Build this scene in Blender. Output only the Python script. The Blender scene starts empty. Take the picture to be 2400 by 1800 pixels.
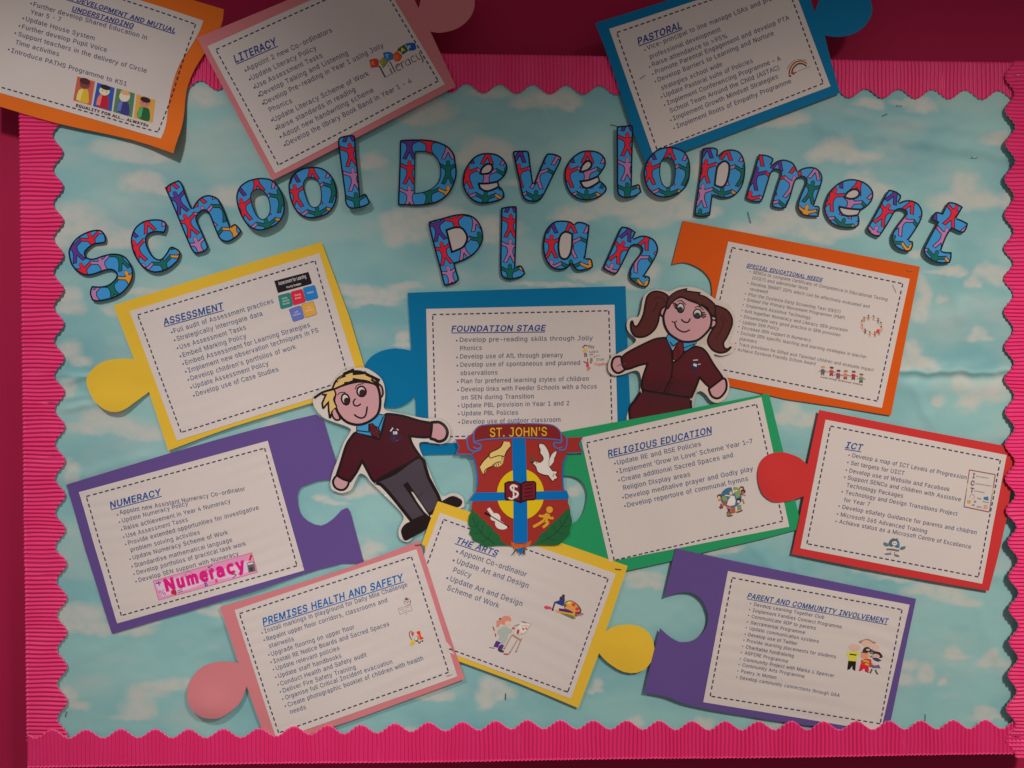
import bpy, math, random
import numpy as np
from mathutils import Vector
from mathutils.geometry import delaunay_2d_cdt

# ---------------------------------------------------------------- camera, world, lamps, exposure
S = 0.00064          # metres of board per photograph pixel (2400 px wide)
D = 1.15             # camera distance from the cloud paper
scene = bpy.context.scene
C = scene.collection
cam_d = bpy.data.cameras.new('camera')
cam_d.sensor_width = 36.0
cam_d.lens = 36.0 * D / (2400 * S)
cam_d.clip_start = 0.01
cam_d.clip_end = 50
cam = bpy.data.objects.new('camera', cam_d)
C.objects.link(cam)
cam.location = (0, -(D + 0.010), 0)
cam.rotation_euler = (math.radians(90), 0, 0)
scene.camera = cam

w = bpy.data.worlds.new("World")
scene.world = w
w.use_nodes = True
bgn = w.node_tree.nodes['Background']
bgn.inputs[0].default_value = (1.0, 0.80, 0.74, 1)
bgn.inputs[1].default_value = 0.165
scene.view_settings.view_transform = 'Standard'
scene.view_settings.look = 'None'
scene.view_settings.exposure = 0.0
scene.view_settings.gamma = 1.0


def lamp(name, loc, target, power, size, spot_deg=None, col=(1, 0.86, 0.76)):
    d = bpy.data.lights.new(name, 'SPOT')
    d.energy = power
    d.color = col
    d.shadow_soft_size = size
    d.spot_size = math.radians(spot_deg)
    d.spot_blend = 1.0
    o = bpy.data.objects.new(name, d)
    C.objects.link(o)
    o.location = loc
    v = Vector(target) - Vector(loc)
    o.rotation_euler = v.to_track_quat('-Z', 'Y').to_euler()
    return o


lamp('ceiling_light_left', (-0.849, -1.299, 1.256), (-0.661, 0, -0.263), 69.0, 0.085, 52.4, (1, 0.86, 0.80))
lamp('ceiling_light_right', (1.108, -1.60, 1.078), (0.476, 0, -1.026), 144.0, 0.15, 73.0, (1, 0.83, 0.73))
lamp('added_fill_light_low', (-0.006, -1.60, -0.01), (-0.359, 0, -0.224), 16.0, 0.10, 34.4, (1, 0.85, 0.80))  # unseen frontal fill, added to even out brightness below the top row

# ---------------------------------------------------------------- colours and materials
def lin1(c):
    c = c / 255.0
    return c / 12.92 if c <= 0.04045 else ((c + 0.055) / 1.055) ** 2.4


def lin(rgb):
    return tuple(lin1(c) for c in rgb)


WHITE = lin((222, 220, 218))


def alb(rgb, ref=(188, 173, 167)):
    a = lin(rgb)
    r = lin(ref)
    return tuple(min(0.86, a[i] / r[i] * WHITE[i]) for i in range(3))


MATS = {}


def mat(name, col, rough=0.6, spec=0.35, grain=0.05, gscale=260.0, bump=0.0, bscale=700.0, coat=0.0, metal=0.0, blot=0.0):
    if name in MATS:
        return MATS[name]
    m = bpy.data.materials.new(name)
    m.use_nodes = True
    nt = m.node_tree
    b = nt.nodes['Principled BSDF']
    b.inputs['Roughness'].default_value = rough
    b.inputs['Specular IOR Level'].default_value = spec
    b.inputs['Coat Weight'].default_value = coat
    b.inputs['Coat Roughness'].default_value = 0.18
    b.inputs['Metallic'].default_value = metal
    tc = nt.nodes.new('ShaderNodeTexCoord')
    n = nt.nodes.new('ShaderNodeTexNoise')
    n.inputs['Scale'].default_value = gscale
    n.inputs['Detail'].default_value = 4
    nt.links.new(tc.outputs['Object'], n.inputs['Vector'])
    n2 = nt.nodes.new('ShaderNodeTexNoise')
    n2.inputs['Scale'].default_value = 9.0
    n2.inputs['Detail'].default_value = 3
    nt.links.new(tc.outputs['Object'], n2.inputs['Vector'])
    ad = nt.nodes.new('ShaderNodeMath'); ad.operation = 'MULTIPLY_ADD'
    nt.links.new(n.outputs['Fac'], ad.inputs[0]); ad.inputs[1].default_value = grain * 2; ad.inputs[2].default_value = 1 - grain
    ad2 = nt.nodes.new('ShaderNodeMath'); ad2.operation = 'MULTIPLY_ADD'
    nt.links.new(n2.outputs['Fac'], ad2.inputs[0]); ad2.inputs[1].default_value = blot * 2; ad2.inputs[2].default_value = 1 - blot
    mu = nt.nodes.new('ShaderNodeMath'); mu.operation = 'MULTIPLY'
    nt.links.new(ad.outputs[0], mu.inputs[0]); nt.links.new(ad2.outputs[0], mu.inputs[1])
    vm = nt.nodes.new('ShaderNodeVectorMath'); vm.operation = 'SCALE'
    if isinstance(col, str):
        at = nt.nodes.new('ShaderNodeAttribute'); at.attribute_name = col
        nt.links.new(at.outputs['Color'], vm.inputs[0])
    else:
        vm.inputs[0].default_value = col
    nt.links.new(mu.outputs[0], vm.inputs['Scale'])
    nt.links.new(vm.outputs[0], b.inputs['Base Color'])
    if bump > 0:
        n3 = nt.nodes.new('ShaderNodeTexNoise')
        n3.inputs['Scale'].default_value = bscale
        n3.inputs['Detail'].default_value = 2
        nt.links.new(tc.outputs['Object'], n3.inputs['Vector'])
        bp = nt.nodes.new('ShaderNodeBump')
        bp.inputs['Strength'].default_value = bump
        bp.inputs['Distance'].default_value = 0.001
        nt.links.new(n3.outputs['Fac'], bp.inputs['Height'])
        nt.links.new(bp.outputs[0], b.inputs['Normal'])
    MATS[name] = m
    return m


def paper(name, rgb, ref=(188, 173, 167), **k):
    kw = dict(rough=0.65, spec=0.12, grain=0.035, blot=0.03, bump=0.12, bscale=900)
    kw.update(k)
    return mat(name, alb(rgb, ref), **kw)


def ink(name, rgb, ref=(188, 173, 167), **k):
    kw = dict(rough=0.6, spec=0.12, grain=0.05)
    kw.update(k)
    return mat(name, alb(rgb, ref), **kw)


def film_mat():
    m = bpy.data.materials.new('laminate')
    m.use_nodes = True
    nt = m.node_tree
    nt.nodes.clear()
    out = nt.nodes.new('ShaderNodeOutputMaterial')
    tr = nt.nodes.new('ShaderNodeBsdfTransparent'); tr.inputs[0].default_value = (0.93, 0.94, 0.94, 1)
    gl = nt.nodes.new('ShaderNodeBsdfGlossy'); gl.inputs['Roughness'].default_value = 0.12
    lw = nt.nodes.new('ShaderNodeLayerWeight'); lw.inputs[0].default_value = 0.15
    tc = nt.nodes.new('ShaderNodeTexCoord')
    n3 = nt.nodes.new('ShaderNodeTexNoise'); n3.inputs['Scale'].default_value = 35
    bp = nt.nodes.new('ShaderNodeBump'); bp.inputs['Strength'].default_value = 0.5; bp.inputs['Distance'].default_value = 0.004
    nt.links.new(tc.outputs['Object'], n3.inputs['Vector'])
    nt.links.new(n3.outputs['Fac'], bp.inputs['Height'])
    nt.links.new(bp.outputs[0], gl.inputs['Normal'])
    mx = nt.nodes.new('ShaderNodeMixShader')
    mp = nt.nodes.new('ShaderNodeMath'); mp.operation = 'MULTIPLY_ADD'
    nt.links.new(lw.outputs['Fresnel'], mp.inputs[0]); mp.inputs[1].default_value = 0.7; mp.inputs[2].default_value = 0.03
    nt.links.new(mp.outputs[0], mx.inputs[0])
    nt.links.new(tr.outputs[0], mx.inputs[1])
    nt.links.new(gl.outputs[0], mx.inputs[2])
    nt.links.new(mx.outputs[0], out.inputs[0])
    return m


M_PAGE = paper('white_paper', (188, 173, 167))
M_EDGE = paper('paper_edge', (180, 165, 158))
M_BACK = paper('paper_back', (170, 160, 155))

# ---------------------------------------------------------------- outline helpers (photograph pixels, measured on the flat board)
Z = {'A': (0, 0), 'B': (800, 0), 'C': (1600, 0), 'D': (0, 600), 'E': (800, 600), 'F': (1600, 600),
     'G': (0, 1200), 'H': (800, 1200), 'I': (1600, 1200)}
ZS = 2212 / 800.0


def q(z, x, y):
    ox, oy = Z[z]
    return (ox + x / ZS, oy + y / ZS)


def pts(s, ox=0.0, oy=0.0, sc=1.0):
    """'x,y x,y* ...' -> points (a star marks a sharp corner); a letter before the pair names the sheet of the survey."""
    out = []
    for t in s.split():
        st = t.endswith('*')
        t = t.rstrip('*')
        o = (ox, oy, sc)
        if t[0].isalpha():
            o = (Z[t[0]][0], Z[t[0]][1], ZS)
            t = t[1:]
        x, y = t.split(',')
        out.append((o[0] + float(x) / o[2], o[1] + float(y) / o[2], st))
    return out


def curve(p, n=3, closed=True):
    res = []
    N = len(p)
    rng = N if closed else N - 1
    for i in range(rng):
        p1 = p[i]; p2 = p[(i + 1) % N]
        p0 = p[(i - 1) % N] if (closed or i > 0) else p1
        p3 = p[(i + 2) % N] if (closed or i + 2 < N) else p2
        if p1[2]: p0 = p1
        if p2[2]: p3 = p2
        for k in range(n):
            t = k / n
            a = [0.5 * ((2 * p1[j]) + (-p0[j] + p2[j]) * t + (2 * p0[j] - 5 * p1[j] + 4 * p2[j] - p3[j]) * t * t
                        + (-p0[j] + 3 * p1[j] - 3 * p2[j] + p3[j]) * t ** 3) for j in (0, 1)]
            res.append((a[0], a[1]))
    if not closed:
        res.append((p[-1][0], p[-1][1]))
    return res


def poly(s, ox=0.0, oy=0.0, sc=1.0):
    return [(a[0], a[1]) for a in pts(s, ox, oy, sc)]


def ell(cx, cy, rx, ry, n=16, rot=0.0):
    c, s = math.cos(math.radians(rot)), math.sin(math.radians(rot))
    return [(cx + rx * math.cos(a) * c - ry * math.sin(a) * s, cy + rx * math.cos(a) * s + ry * math.sin(a) * c)
            for a in [2 * math.pi * i / n for i in range(n)]]


def band(p, wd, closed=False):
    """line of width wd as a list of convex quads"""
    P = [Vector(a[:2]) for a in p]
    N = len(P)
    L, R = [], []
    for i in range(N):
        a = P[i - 1] if (closed or i > 0) else None
        b = P[(i + 1) % N] if (closed or i < N - 1) else None
        d1 = (P[i] - a) if a is not None else (b - P[i])
        d2 = (b - P[i]) if b is not None else d1
        if d1.length < 1e-6: d1 = d2
        if d2.length < 1e-6: d2 = d1
        d1 = d1.normalized(); d2 = d2.normalized()
        n1 = Vector((-d1.y, d1.x)); n2 = Vector((-d2.y, d2.x))
        m = n1 + n2
        if m.length < 0.3: m = n1.copy()
        m.normalize()
        k = 1 / max(0.45, m.dot(n1))
        L.append(P[i] + m * wd / 2 * k); R.append(P[i] - m * wd / 2 * k)
    out = []
    for i in range(N if closed else N - 1):
        j = (i + 1) % N
        qd = [L[i], R[i], R[j], L[j]]
        def cr(a, b, c): return (b - a).cross(c - b)
        sg = [cr(qd[k], qd[(k + 1) % 4], qd[(k + 2) % 4]) for k in range(4)]
        if not (all(s > 1e-9 for s in sg) or all(s < -1e-9 for s in sg)):
            d = P[j] - P[i]
            if d.length < 1e-5: continue
            d.normalize(); n = Vector((-d.y, d.x)) * wd / 2
            qd = [P[i] + n, P[i] - n, P[j] - n, P[j] + n]
        out.append([(v.x, v.y) for v in qd])
    return out


def line(s, wd, ox=0.0, oy=0.0, sc=1.0, closed=False, n=3):
    return band(curve(pts(s, ox, oy, sc), n, closed), wd / sc, closed)


# ---------------------------------------------------------------- letter shapes for the printed writing (per character: advance, contours)
GLY = {}
for _l in """%	676	175,283 146,286 121,297 101,314 86,335 78,360 75,388 75,412 78,440 87,464 101,486 121,503 146,513 175,517 206,513 230,503 250,486 264,464 273,440 276,412 276,388 273,360 264,335 250,314 230,297 205,286|175,327 198,332 212,346 221,365 223,388 223,412 213,454 198,468 175,473 153,468 138,454 130,435 127,412 127,388 130,365 138,346 153,332|501,-10 471,-6 446,5 426,21 412,43 403,68 400,95 400,120 403,147 412,172 427,194 447,210 471,221 501,225 531,221 556,210 576,194 590,172 598,147 601,120 601,95 598,68 589,43 575,21 555,5 531,-6|501,35 523,39 538,53 546,73 549,95 549,120 538,162 524,176 501,180 479,176 464,162 456,142 453,120 453,95 455,73 464,53 479,39|132,0 482,509 540,509 191,0
&	448	197,-7 150,-2 110,12 78,34 54,62 39,96 34,133 37,163 47,189 85,235 140,279 216,335 237,352 255,375 262,405 258,427 245,445 226,457 201,461 168,453 145,431 137,399 145,363 169,327 204,284 438,0 364,0 171,231 121,293 87,344 78,370 75,398 79,430 91,458 109,481 134,499 165,510 200,513 235,510 266,499 290,482 308,459 320,433 324,404 315,362 291,325 256,293 154,217 110,174 100,154 97,131 100,108 109,87 124,70 143,57 166,49 193,46 223,50 251,59 301,95 321,121 336,151 346,186 349,224 408,224 405,180 397,144 371,92 345,62 333,47 305,23 271,7 234,-3
'	206	78,318 70,509 136,509 128,318
(	273	89,207 101,324 132,441 177,539 236,539 191,428 161,313 151,207 160,115 188,16 236,-96 177,-96 139,-21 111,55 95,131
)	273	37,-96 86,18 113,116 122,207 112,313 82,428 37,539 97,539 142,441 173,323 184,207 178,130 161,53 134,-22 97,-96
,	188	38,-119 68,71 137,71 84,-119
-	453	337,244 337,188 114,188 114,244
.	188	95,-4 78,-1 63,9 53,24 50,41 53,59 63,73 78,83 95,87 113,83 128,73 138,59 141,41 138,24 128,9 113,-1
0	453	227,-7 174,1 130,24 95,62 69,113 53,178 48,254 53,330 69,395 95,447 130,484 174,508 227,516 279,508 323,484 358,447 384,395 400,330 405,254 400,178 384,113 359,62 323,24 279,1|227,50 261,56 290,74 313,103 330,144 340,194 344,254 340,314 330,365 313,405 290,435 261,453 227,460 192,453 163,435 140,405 123,365 113,314 109,254 113,194 123,144 140,103 163,74 192,56
1	453	76,0 76,55 391,55 391,0|276,509 276,0 212,0 212,448 209,448 86,358 86,427 198,509
2	453	64,0 64,47 234,229 282,282 311,327 320,371 317,397 308,419 293,436 273,449 224,460 196,457 172,447 153,433 139,413 130,390 127,362 66,362 71,405 86,442 111,473 143,496 182,511 225,516 268,511 306,497 337,474 361,445 376,411 381,372 371,318 336,259 267,180 153,60 153,57 389,57 389,0
3	453	218,-7 173,-3 133,10 98,30 70,57 52,91 44,132 109,132 115,107 126,87 144,71 165,59 219,50 275,61 297,74 315,93 325,116 329,145 326,172 316,196 299,217 275,234 242,244 201,248 157,248 157,299 288,448 288,452 70,452 70,509 372,509 372,461 211,278 211,289 264,288 308,276 344,253 371,222 387,186 393,145 387,103 370,66 344,36 309,12 266,-2
4	453	40,105 40,158 247,509 311,509 109,166 109,163 413,163 413,105|282,0 282,121 282,146 282,318 343,318 343,0
5	453	221,-7 178,-2 140,11 108,32 83,60 66,93 60,130 122,130 127,108 138,89 173,60 221,50 250,53 276,64 298,82 314,104 324,131 328,162 324,193 314,221 297,244 275,262 248,273 218,277 167,268 128,246 67,253 96,509 366,509 366,452 151,452 134,301 136,301 178,325 229,334 263,330 294,321 321,306 345,285 364,260 379,231 388,199 391,163 385,117 369,76 343,41 309,15 268,-1
6	453	226,-7 182,-1 142,15 109,40 84,74 69,115 64,162 68,199 80,239 137,340 252,509 322,509 151,261 145,261 165,288 196,307 235,314 278,309 316,295 346,271 370,240 384,201 389,157 384,112 368,73 343,39 310,14 271,-2|226,48 254,52 279,63 299,79 314,101 324,128 327,157 324,187 314,213 299,235 279,251 254,262 226,265 198,262 174,252 153,235 138,214 128,188 125,158 128,128 138,102 153,79 174,63 198,52
7	453	97,0 323,448 323,452 62,452 62,509 391,509 391,449 165,0
8	453	226,-7 178,-2 136,11 101,33 74,62 57,96 52,135 55,166 65,195 81,220 101,241 125,256 153,265 153,267 119,282 93,308 76,342 70,380 75,417 90,450 114,477 146,498 184,511 226,516 269,511 306,498 337,477 361,450 377,417 382,380 376,342 359,308 333,282 300,267 300,265 327,256 351,241 372,220 387,195 397,166 401,135 395,96 378,62 352,33 317,11 275,-2|226,49 258,52 285,60 307,74 323,91 333,113 337,139 333,165 322,189 305,208 283,223 256,232 226,235 196,232 169,223 147,208 130,189 119,165 115,139 119,113 129,91 145,74 167,60 195,52|226,290 274,300 293,313 307,330 316,351 319,376 316,399 308,420 294,437 275,449 226,460 177,449 159,437 145,420 136,399 133,376 136,351 145,330 159,313 178,300
9	453	226,516 271,510 310,494 343,468 368,434 384,393 389,347 385,309 373,270 315,168 200,0 130,0 301,248 307,248 287,221 257,202 218,195 175,199 137,214 106,237 83,269 68,307 64,352 69,397 85,436 110,469 143,494 182,510|226,460 199,457 174,446 154,429 138,407 129,381 125,352 129,322 138,295 154,274 174,257 199,247 226,243 254,247 279,257 299,273 314,295 324,321 327,350 324,381 314,407 299,429 279,446 254,457
<	453	65,178 65,220 388,383 388,316 142,200 144,204 144,194 142,198 388,81 388,15
>	453	387,178 65,15 65,81 310,198 308,194 308,204 310,200 65,316 65,383 387,220
A	480	16,0 201,509 276,509 463,0 395,0 287,302 264,372 232,478 245,478 213,371 191,302 85,0|110,142 110,199 370,199 370,142
B	456	60,0 60,509 241,509 289,504 329,491 359,469 381,442 394,410 398,374 395,344 387,320 356,286 315,267 315,262 339,257 363,245 385,227 402,203 414,173 418,136 413,100 400,67 377,39 344,18 301,4 247,0|125,57 245,57 296,63 330,80 349,105 355,137 352,161 342,184 327,203 306,218 279,228 248,231 125,231|125,285 238,285 288,296 308,309 323,326 333,348 336,372 330,403 313,429 283,446 240,452 125,452
C	510	267,-7 205,1 150,25 104,63 70,115 48,179 40,254 48,329 70,393 104,445 150,484 205,508 267,516 340,504 373,490 402,471 427,447 448,418 463,385 473,348 408,348 389,395 357,428 315,449 267,456 223,450 184,432 150,403 125,364 109,314 103,254 109,194 125,145 151,105 184,76 223,59 267,53 315,60 357,81 389,114 408,160 473,160 463,124 448,91 428,62 402,38 373,19 341,5 305,-4
D	502	219,0 96,0 96,57 215,57 272,63 318,81 354,110 379,149 394,198 399,255 394,312 379,361 354,399 320,428 275,446 221,452 93,452 93,509 225,509 294,501 353,478 399,441 433,391 455,329 462,255 455,181 433,119 398,68 351,31 291,8|125,509 125,0 60,0 60,509
E	419	60,0 60,509 372,509 372,452 125,452 125,286 355,286 355,229 125,229 125,57 375,57 375,0
F	410	60,0 60,509 369,509 369,452 125,452 125,278 346,278 346,221 125,221 125,0
G	520	269,-7 205,1 149,25 104,64 69,116 47,179 40,254 47,329 69,393 103,445 149,484 203,508 265,516 304,513 340,504 374,489 403,469 429,445 449,416 465,384 474,349 408,349 387,393 356,427 315,448 265,456 222,450 183,432 150,404 125,364 109,314 103,254 109,194 125,145 151,105 184,76 224,59 269,53 309,57 345,71 374,93 396,123 410,160 415,202 434,199 283,199 283,256 478,256 478,200 471,141 451,91 419,50 377,19 326,0
H	517	60,0 60,509 125,509 125,289 392,289 392,509 457,509 457,0 392,0 392,232 125,232 125,0
I	429	70,520 359,520 359,461 250,461 250,59 359,59 359,0 70,0 70,59 179,59 179,461 70,461
J	429	38,21 38,103 70,79 103,61 138,51 173,47 216,53 243,73 258,110 263,170 263,461 130,461 130,520 333,520 333,170 324,86 296,31 247,0 173,-10 107,-2
K	467	104,145 104,216 139,261 174,303 212,344 364,509 448,509 231,276 228,276|60,0 60,509 125,509 125,334 124,225 125,193 125,0|372,0 188,259 228,309 449,0
L	393	60,0 60,509 125,509 125,57 361,57 361,0
M	628	60,0 60,509 152,509 277,187 287,159 299,123 311,84 322,49 307,49 318,83 330,121 342,158 352,187 476,509 568,509 568,0 504,0 504,291 504,327 505,369 506,413 507,457 513,457 498,409 482,363 467,322 456,291 342,0 286,0 170,291 159,321 145,361 129,408 112,457 119,457 120,416 121,372 122,328 122,291 122,0
N	523	60,0 60,509 136,509 343,183 363,151 388,107 414,55 405,54 401,108 399,157 399,195 399,509 463,509 463,0 387,0 202,290 177,331 148,381 108,452 119,454 122,384 124,328 125,291 125,0
O	533	267,-7 205,1 150,25 105,63 70,115 48,179 40,254 48,329 70,393 105,445 150,484 205,508 267,516 329,508 384,484 429,445 464,393 486,329 493,254 486,179 464,115 429,63 384,25 329,1|267,53 310,59 349,76 383,105 408,144 425,194 430,254 425,314 408,365 383,404 349,433 310,450 267,456 223,450 184,433 151,404 125,364 109,314 103,254 109,194 125,144 151,105 184,76 223,59
P	445	60,0 60,509 235,509 289,503 332,487 366,462 390,430 404,391 409,348 404,304 390,265 366,233 332,207 289,191 235,186 109,186 109,242 233,242 269,246 297,256 318,272 333,294 342,319 344,348 342,376 333,402 318,423 297,439 268,449 232,452 125,452 125,0
Q	533	245,159 313,159 369,85 384,65 468,-48 401,-48 346,27 331,46|267,-7 205,1 150,25 105,63 70,115 48,179 40,254 48,329 70,393 105,445 150,484 205,508 267,516 329,508 384,484 429,445 464,393 486,329 493,254 486,179 464,115 429,63 384,25 329,1|267,53 310,59 349,76 383,105 408,144 425,194 430,254 425,314 408,365 383,404 349,433 310,450 267,456 223,450 184,433 151,404 125,364 109,314 103,254 109,194 125,144 151,105 184,76 223,59
R	449	60,0 60,509 236,509 290,504 333,489 367,465 390,433 405,395 409,352 405,309 390,271 367,240 333,217 289,203 236,198 96,198 96,255 234,255 269,258 298,267 319,281 334,300 342,324 345,352 342,380 334,405 319,425 298,440 269,449 233,452 125,452 125,0|353,0 230,229 303,229 428,0
S	447	224,-9 172,-4 128,9 91,31 64,60 46,96 38,137 104,137 110,110 123,88 142,71 166,59 224,49 257,52 286,60 311,74 329,92 341,114 346,139 342,161 332,179 296,205 245,222 184,239 128,260 86,289 60,326 52,372 58,413 75,448 102,476 138,498 180,511 227,516 275,511 316,498 351,476 377,449 394,415 401,378 337,378 326,412 302,437 267,453 225,459 194,456 167,448 145,435 129,418 118,398 115,376 119,352 131,334 169,308 212,293 264,279 312,264 359,238 395,198 405,171 408,139 403,99 386,64 360,34 323,11 278,-4
T	449	32,452 32,509 417,509 417,452 257,452 257,0 193,0 193,452
U	517	259,-8 203,-2 154,15 114,43 85,80 66,124 60,173 60,509 124,509 124,178 128,144 141,113 160,87 187,68 220,56 259,52 298,56 331,68 357,87 377,113 389,144 393,178 393,509 457,509 457,173 451,124 433,80 403,43 363,15 315,-2
V	480	204,0 16,509 84,509 192,206 215,137 248,31 235,31 267,138 290,206 395,509 463,509 278,0
W	686	155,0 16,509 82,509 163,196 175,145 187,94 197,40 189,40 200,94 211,145 224,196 306,509 380,509 462,196 474,145 486,94 497,40 488,40 499,94 510,145 523,196 603,509 670,509 530,0 455,0 368,323 351,391 336,475 350,475 335,395 318,323 230,0
X	474	18,0 217,284 217,236 29,509 104,509 178,400 204,361 223,329 243,292 232,292 252,329 272,361 298,400 374,509 446,509 259,239 259,287 456,0 382,0 292,129 268,165 250,195 230,231 244,231 225,196 206,166 182,129 91,0
Y	472	203,0 203,208 16,509 91,509 192,344 222,292 250,230 224,230 251,293 280,344 381,509 455,509 268,208 268,0
Z	438	42,0 42,46 273,385 306,431 341,476 348,454 285,452 223,452 40,452 40,509 397,509 397,462 169,129 134,81 97,33 90,54 152,57 214,57 399,57 399,0
a	429	244,196 223,196 174,191 139,176 117,152 110,118 116,86 132,63 157,48 190,44 238,53 274,80 296,124 304,182 304,196|369,222 369,0 304,0 304,58 281,28 253,6 218,-6 177,-10 123,-2 82,24 55,63 46,114 57,171 90,212 144,238 218,246 304,246 304,256 298,297 281,324 250,340 206,345 140,336 75,308 75,372 143,393 206,399 251,396 289,385 320,367 344,342 363,299
b	429	320,195 314,260 296,307 267,336 226,345 185,336 155,307 137,260 131,195 137,130 155,83 185,54 226,44 267,54 296,82 314,129|131,340 150,365 174,384 203,396 236,399 299,386 347,345 377,281 387,196 377,110 347,45 299,4 235,-10 203,-6 174,5 150,24 131,49 131,0 67,0 67,542 131,542
c	429	369,20 316,-3 260,-10 180,3 119,44 81,109 68,195 81,280 119,345 180,386 260,399 315,392 369,369 369,302 318,335 260,345 207,335 168,306 144,259 135,195 144,131 168,83 207,54 260,44 320,54 369,86
d	429	299,340 299,542 363,542 363,0 299,0 299,49 280,24 256,5 227,-6 195,-10 131,4 83,45 53,110 43,196 53,281 84,345 132,386 195,399 228,396 257,384 281,366|110,195 116,129 134,82 163,54 204,44 245,54 275,83 293,130 299,195 293,260 275,307 245,336 204,345 163,336 134,307 116,260
e	429	387,211 387,180 110,180 110,178 118,121 143,79 183,53 237,44 301,54 372,84 372,20 302,-3 236,-10 155,4 94,44 56,109 43,195 55,279 93,344 151,385 227,399 293,387 344,349 376,289|323,230 316,279 296,316 266,338 224,345 182,337 148,314 124,278 112,229
f	254	228,379 228,327 6,327 6,379|81,0 81,432 84,461 96,486 113,505 135,519 187,530 222,527 243,521 227,468 215,472 195,474 171,470 154,460 145,443 142,419 142,0
g	429	299,198 293,262 275,308 246,336 207,345 165,336 135,308 117,262 110,198 117,135 135,88 166,60 208,50 247,60 275,88 293,135|363,25 352,-52 321,-108 270,-142 200,-153 144,-148 86,-134 86,-71 148,-94 200,-102 244,-95 275,-74 293,-37 299,16 299,18 299,62 281,33 257,13 228,1 193,-3 131,11 84,52 53,116 43,198 53,281 84,345 131,386 193,399 227,396 256,384 280,365 299,338 299,389 363,389
h	429	366,242 366,0 302,0 302,242 297,287 283,319 259,337 225,344 186,336 156,312 138,273 132,220 132,0 68,0 68,542 132,542 132,331 152,361 178,382 210,395 248,399 300,390 337,360 359,311
i	167	53,0 53,379 114,379 114,0|84,443 67,446 54,455 44,468 41,483 44,499 54,512 67,521 84,524 100,521 114,512 123,499 126,483 123,468 114,455 100,446
j	167	53,379 114,379 114,-30 111,-63 102,-90 86,-113 65,-129 37,-139 4,-143 -10,-143 -10,-87 2,-87 25,-83 40,-72 50,-54 53,-29|83,443 67,446 53,455 44,468 41,483 44,499 53,512 67,521 83,524 100,521 114,512 123,499 126,483 123,468 114,455 100,446
k	381	110,137 110,212 121,212 284,379 360,379 184,199 177,199|53,0 53,509 114,509 114,0|294,0 148,186 191,229 372,0
l	189	139,-2 101,3 74,20 58,47 53,84 53,509 114,509 114,99 120,62 130,54 146,52 160,53 170,54 181,3 162,-1
m	610	53,0 53,379 112,379 112,295 108,295 118,323 132,346 172,376 219,386 257,380 287,361 309,331 321,295 312,295 322,321 337,343 381,375 437,386 468,383 497,372 522,354 541,328 553,296 557,255 557,0 496,0 496,254 490,289 473,313 447,326 419,330 395,328 374,320 345,290 335,247 335,0 274,0 274,260 269,288 253,311 229,326 199,330 158,320 140,307 126,289 117,266 114,238 114,0
n	429	366,242 366,0 302,0 302,242 297,287 283,319 259,337 225,344 186,336 156,312 138,273 132,220 132,0 68,0 68,390 132,390 132,331 152,361 178,382 210,395 248,399 300,390 337,360 359,311
o	429	214,345 172,336 141,307 122,260 116,195 122,129 141,82 172,54 214,44 258,54 289,82 307,129 314,195 307,260 289,307 258,336|214,399 286,386 339,347 371,282 382,195 371,107 339,42 286,3 214,-10 143,3 91,42 58,107 48,195 58,282 91,347 143,386
p	429	131,49 131,-148 66,-148 66,390 131,390 131,340 149,366 173,384 202,396 235,399 298,386 346,345 376,280 386,193 376,108 345,44 298,3 235,-10 201,-6 173,5 149,24|319,195 313,260 295,307 266,336 225,345 184,336 155,307 137,260 131,195 137,130 155,83 184,54 225,44 266,54 295,82 313,129
q	429	116,193 121,128 139,81 168,52 209,43 250,52 279,81 297,128 303,193 297,258 279,306 250,334 209,344 168,334 139,306 121,259|303,48 285,23 261,4 232,-8 199,-11 136,2 88,43 58,107 48,192 58,278 88,343 136,384 199,398 232,394 260,383 284,364 303,339 303,389 367,389 367,-150 303,-150
r	259	53,0 53,379 112,379 112,321 115,321 130,347 152,367 181,380 213,385 229,384 243,384 243,322 230,324 207,326 182,323 159,315 140,301 126,284 117,262 114,237 114,0
s	429	339,376 339,314 283,338 227,346 189,342 162,332 146,314 140,289 144,266 156,250 184,237 236,225 262,220 304,206 334,183 352,152 359,113 348,61 318,22 268,-2 203,-10 143,-4 74,14 74,80 143,53 205,44 242,48 271,61 288,81 294,109 273,147 209,171 206,171 182,176 134,191 101,213 82,243 76,282 85,332 114,369 160,392 222,399 282,394
t	227	204,379 204,327 6,327 6,379|65,471 126,471 126,98 128,76 136,61 150,53 170,50 185,51 202,54 213,2 192,-3 168,-4 125,2 92,21 72,52 65,93
u	429	68,148 68,389 132,389 132,148 137,102 151,70 174,52 208,46 248,54 278,77 296,116 302,169 302,389 366,389 366,0 302,0 302,58 281,29 255,7 223,-6 186,-10 134,0 97,29 75,78
v	429	35,390 101,390 214,63 328,390 394,390 256,0 173,0
w	567	138,0 23,379 87,379 133,214 154,137 175,41 165,41 186,135 206,214 252,379 316,379 362,214 382,136 402,41 391,41 413,135 434,214 480,379 545,379 429,0 368,0 319,172 305,225 291,280 277,338 291,338 277,280 263,225 248,172 199,0
x	429	389,390 250,203 403,0 329,0 214,156 101,0 26,0 180,203 40,390 111,390 214,249 317,390
y	429	299,125 258,18 212,-94 194,-118 172,-135 146,-145 116,-148 64,-148 64,-95 102,-95 127,-91 146,-78 164,-49 187,6 36,390 104,390 220,85 334,390 401,390
z	429	79,391 362,391 362,332 138,52 362,52 362,0 71,0 71,59 295,339 79,339
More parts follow.
